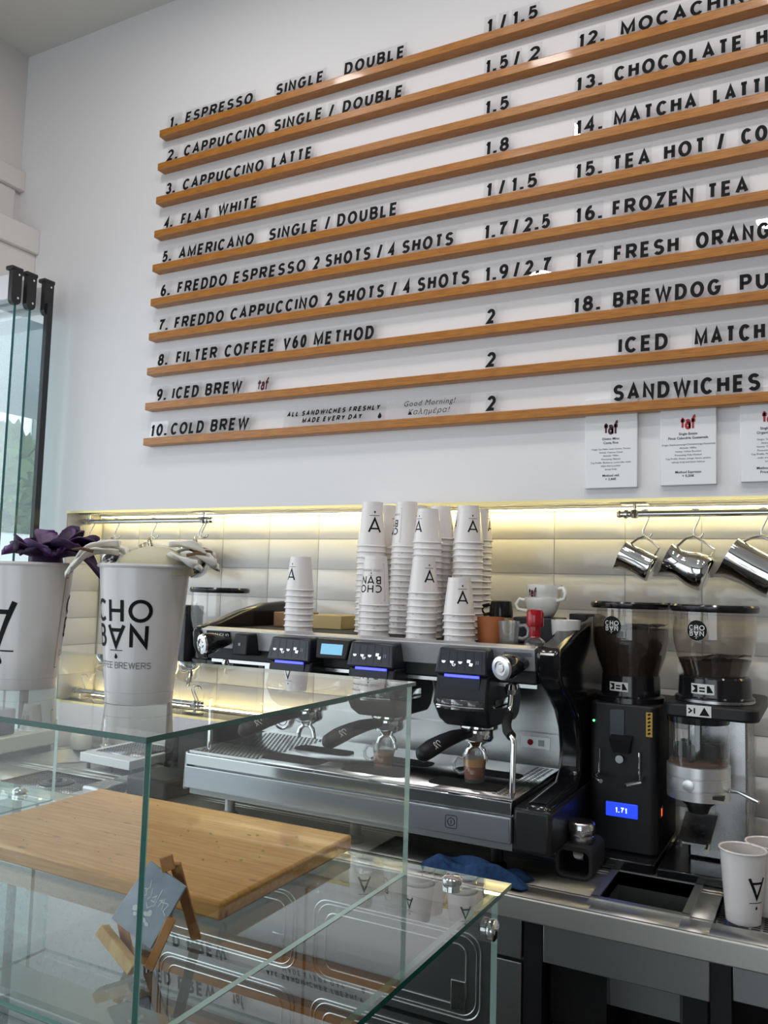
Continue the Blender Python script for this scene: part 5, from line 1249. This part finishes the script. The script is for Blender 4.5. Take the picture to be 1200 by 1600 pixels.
for i, (a, L, Wd, lf, cu, mm) in enumerate(((-8, .052, .034, .25, .55, 'petal_purple'), (14, .046, .036, .52, .20, 'petal_purple'), (50, .032, .034, .95, .1, 'petal_purple'), (95, .030, .040, .95, .1, 'petal_lilac'), (150, .032, .042, .65, .2, 'petal_purple'), (195, .036, .040, .30, .15, 'petal_lilac'), (250, .030, .05, .35, .2, 'petal_purple'), (300, .034, .05, .38, .25, 'petal_lilac'), (335, .046, .046, .35, .2, 'petal_purple'))):
    d = rgt*math.cos(math.radians(a))+fwd*math.sin(math.radians(a)); m = MB()
    petal(m, C1+d*.006+Vector((0, 0, .004)), d, L, Wd, lf, cu, .0028, i+30); put('petal', m, mm, pf_, smooth=80, solid=.0012, recalc=False)
put('flower_heart', MB().lathe([(.004, -.01), (.016, 0), (.014, .010), (.006, .016), (0, .017)], tuple(C1), 18), 'petal_purple', pf_, smooth=60)
# little easel with a slate board, slumped in front of the cutting board
ea = thing('easel_sign', 'small tilted wooden easel holding a chalked slate in the glass case', 'easel sign', (-.495, .545, 1.2005))
def stick(p0, p1, w, t, m='easel_wood', nm='leg'):
    p0, p1 = Vector(p0), Vector(p1); d = (p1-p0).normalized(); s = d.cross(Vector((.47, -.88, 0))).normalized(); n = s.cross(d).normalized()
    pts = [tuple(p+s*a*w/2+n*b*t/2) for p in (p0, p1) for a, b in ((-1, -1), (1, -1), (1, 1), (-1, 1))]
    return put(nm, MB().hexa(pts), m, ea, bevel=.0008)
stick((-.490, .566, 1.281), (-.501, .611, 1.2025), .009, .004)
stick((-.497, .556, 1.281), (-.489, .563, 1.284), .012, .005, 'easel_wood', 'crosspiece')
stick((-.4805, .5535, 1.2425), (-.4965, .5475, 1.2015), .008, .004)
stick((-.530, .5485, 1.2330), (-.517, .5475, 1.2030), .008, .004)
stick((-.5415, .5380, 1.2265), (-.4985, .5330, 1.2055), .009, .010, 'easel_wood_pale', 'tray')
c4 = [Vector(p) for p in ((-.5335, .5395, 1.236), (-.4935, .5445, 1.2185), (-.4725, .5600, 1.267), (-.5085, .5550, 1.283))]
nrm = (c4[1]-c4[0]).cross(c4[3]-c4[0]).normalized()
if nrm.y > 0: nrm = -nrm
sl = put('slate', MB().hexa([tuple(p) for p in c4]+[tuple(p-nrm*.003) for p in c4]), 'slate', ea, bevel=.0006)
def S2(u, v, e=.0004):
    p = c4[0].lerp(c4[1], u).lerp(c4[3].lerp(c4[2], u), v); return tuple(p+nrm*e)
m = MB()
for ln in ([(.28, .80), (.34, .70), (.30, .62)], [(.20, .62), (.30, .66), (.36, .58), (.30, .54)], [(.40, .72), (.46, .60), (.42, .54)], [(.50, .60), (.56, .66), (.58, .56), (.50, .56)], [(.60, .78), (.62, .50)], [(.66, .62), (.72, .66), (.70, .54)], [(.74, .70), (.80, .54)], [(.70, .62), (.86, .66)], [(.88, .66), (.84, .54), (.92, .50)], [(.44, .50), (.52, .44), (.60, .52)]):
    m.ribbon(ln, .018, lambda u, v: S2(u, v))
for cx, cy, rx, ry in ((.30, .34, .055, .045), (.36, .27, .04, .03), (.56, .36, .06, .03), (.62, .40, .05, .05), (.58, .27, .06, .035), (.68, .25, .045, .03)):
    m.poly([S2(cx+rx*math.cos(2*PI*i/14)*(1+.2*math.sin(3*i)), cy+ry*math.sin(2*PI*i/14)) for i in range(14)])
put('chalk_writing', m, 'chalk', sl, recalc=False)
# wrapped pastry on the lower deck
wr = thing('wrapped_pastry', 'pastry in clear film on the lower deck of the glass case', 'pastry', (-.78, .66, .94))
m = MB(); rn = random.Random(6); rings = []
for k, (zz, s) in enumerate(((0, .95), (.012, 1.0), (.028, .85), (.036, .4))):
    rings.append([(-.78+.075*s*math.cos(2*PI*i/24)*(1+.05*math.sin(3*i)), .66+.055*s*math.sin(2*PI*i/24), .9405+zz) for i in range(24)])
m.ring_loft(rings); put('pastry', m, 'kraft_orange', wr, smooth=60)
m = MB(); rings = []
for k, (zz, s) in enumerate(((0.0, 1.35), (.010, 1.2), (.034, .95), (.043, .45))):
    rings.append([(-.78+.075*s*math.cos(2*PI*i/30)*(1+rn.uniform(-.06, .06)), .66+.055*s*math.sin(2*PI*i/30)*(1+rn.uniform(-.06, .06)), .9408+zz+rn.uniform(0, .004)) for i in range(30)])
m.ring_loft(rings, False, True); put('film', m, 'cling_film', wr, smooth=25, recalc=False)
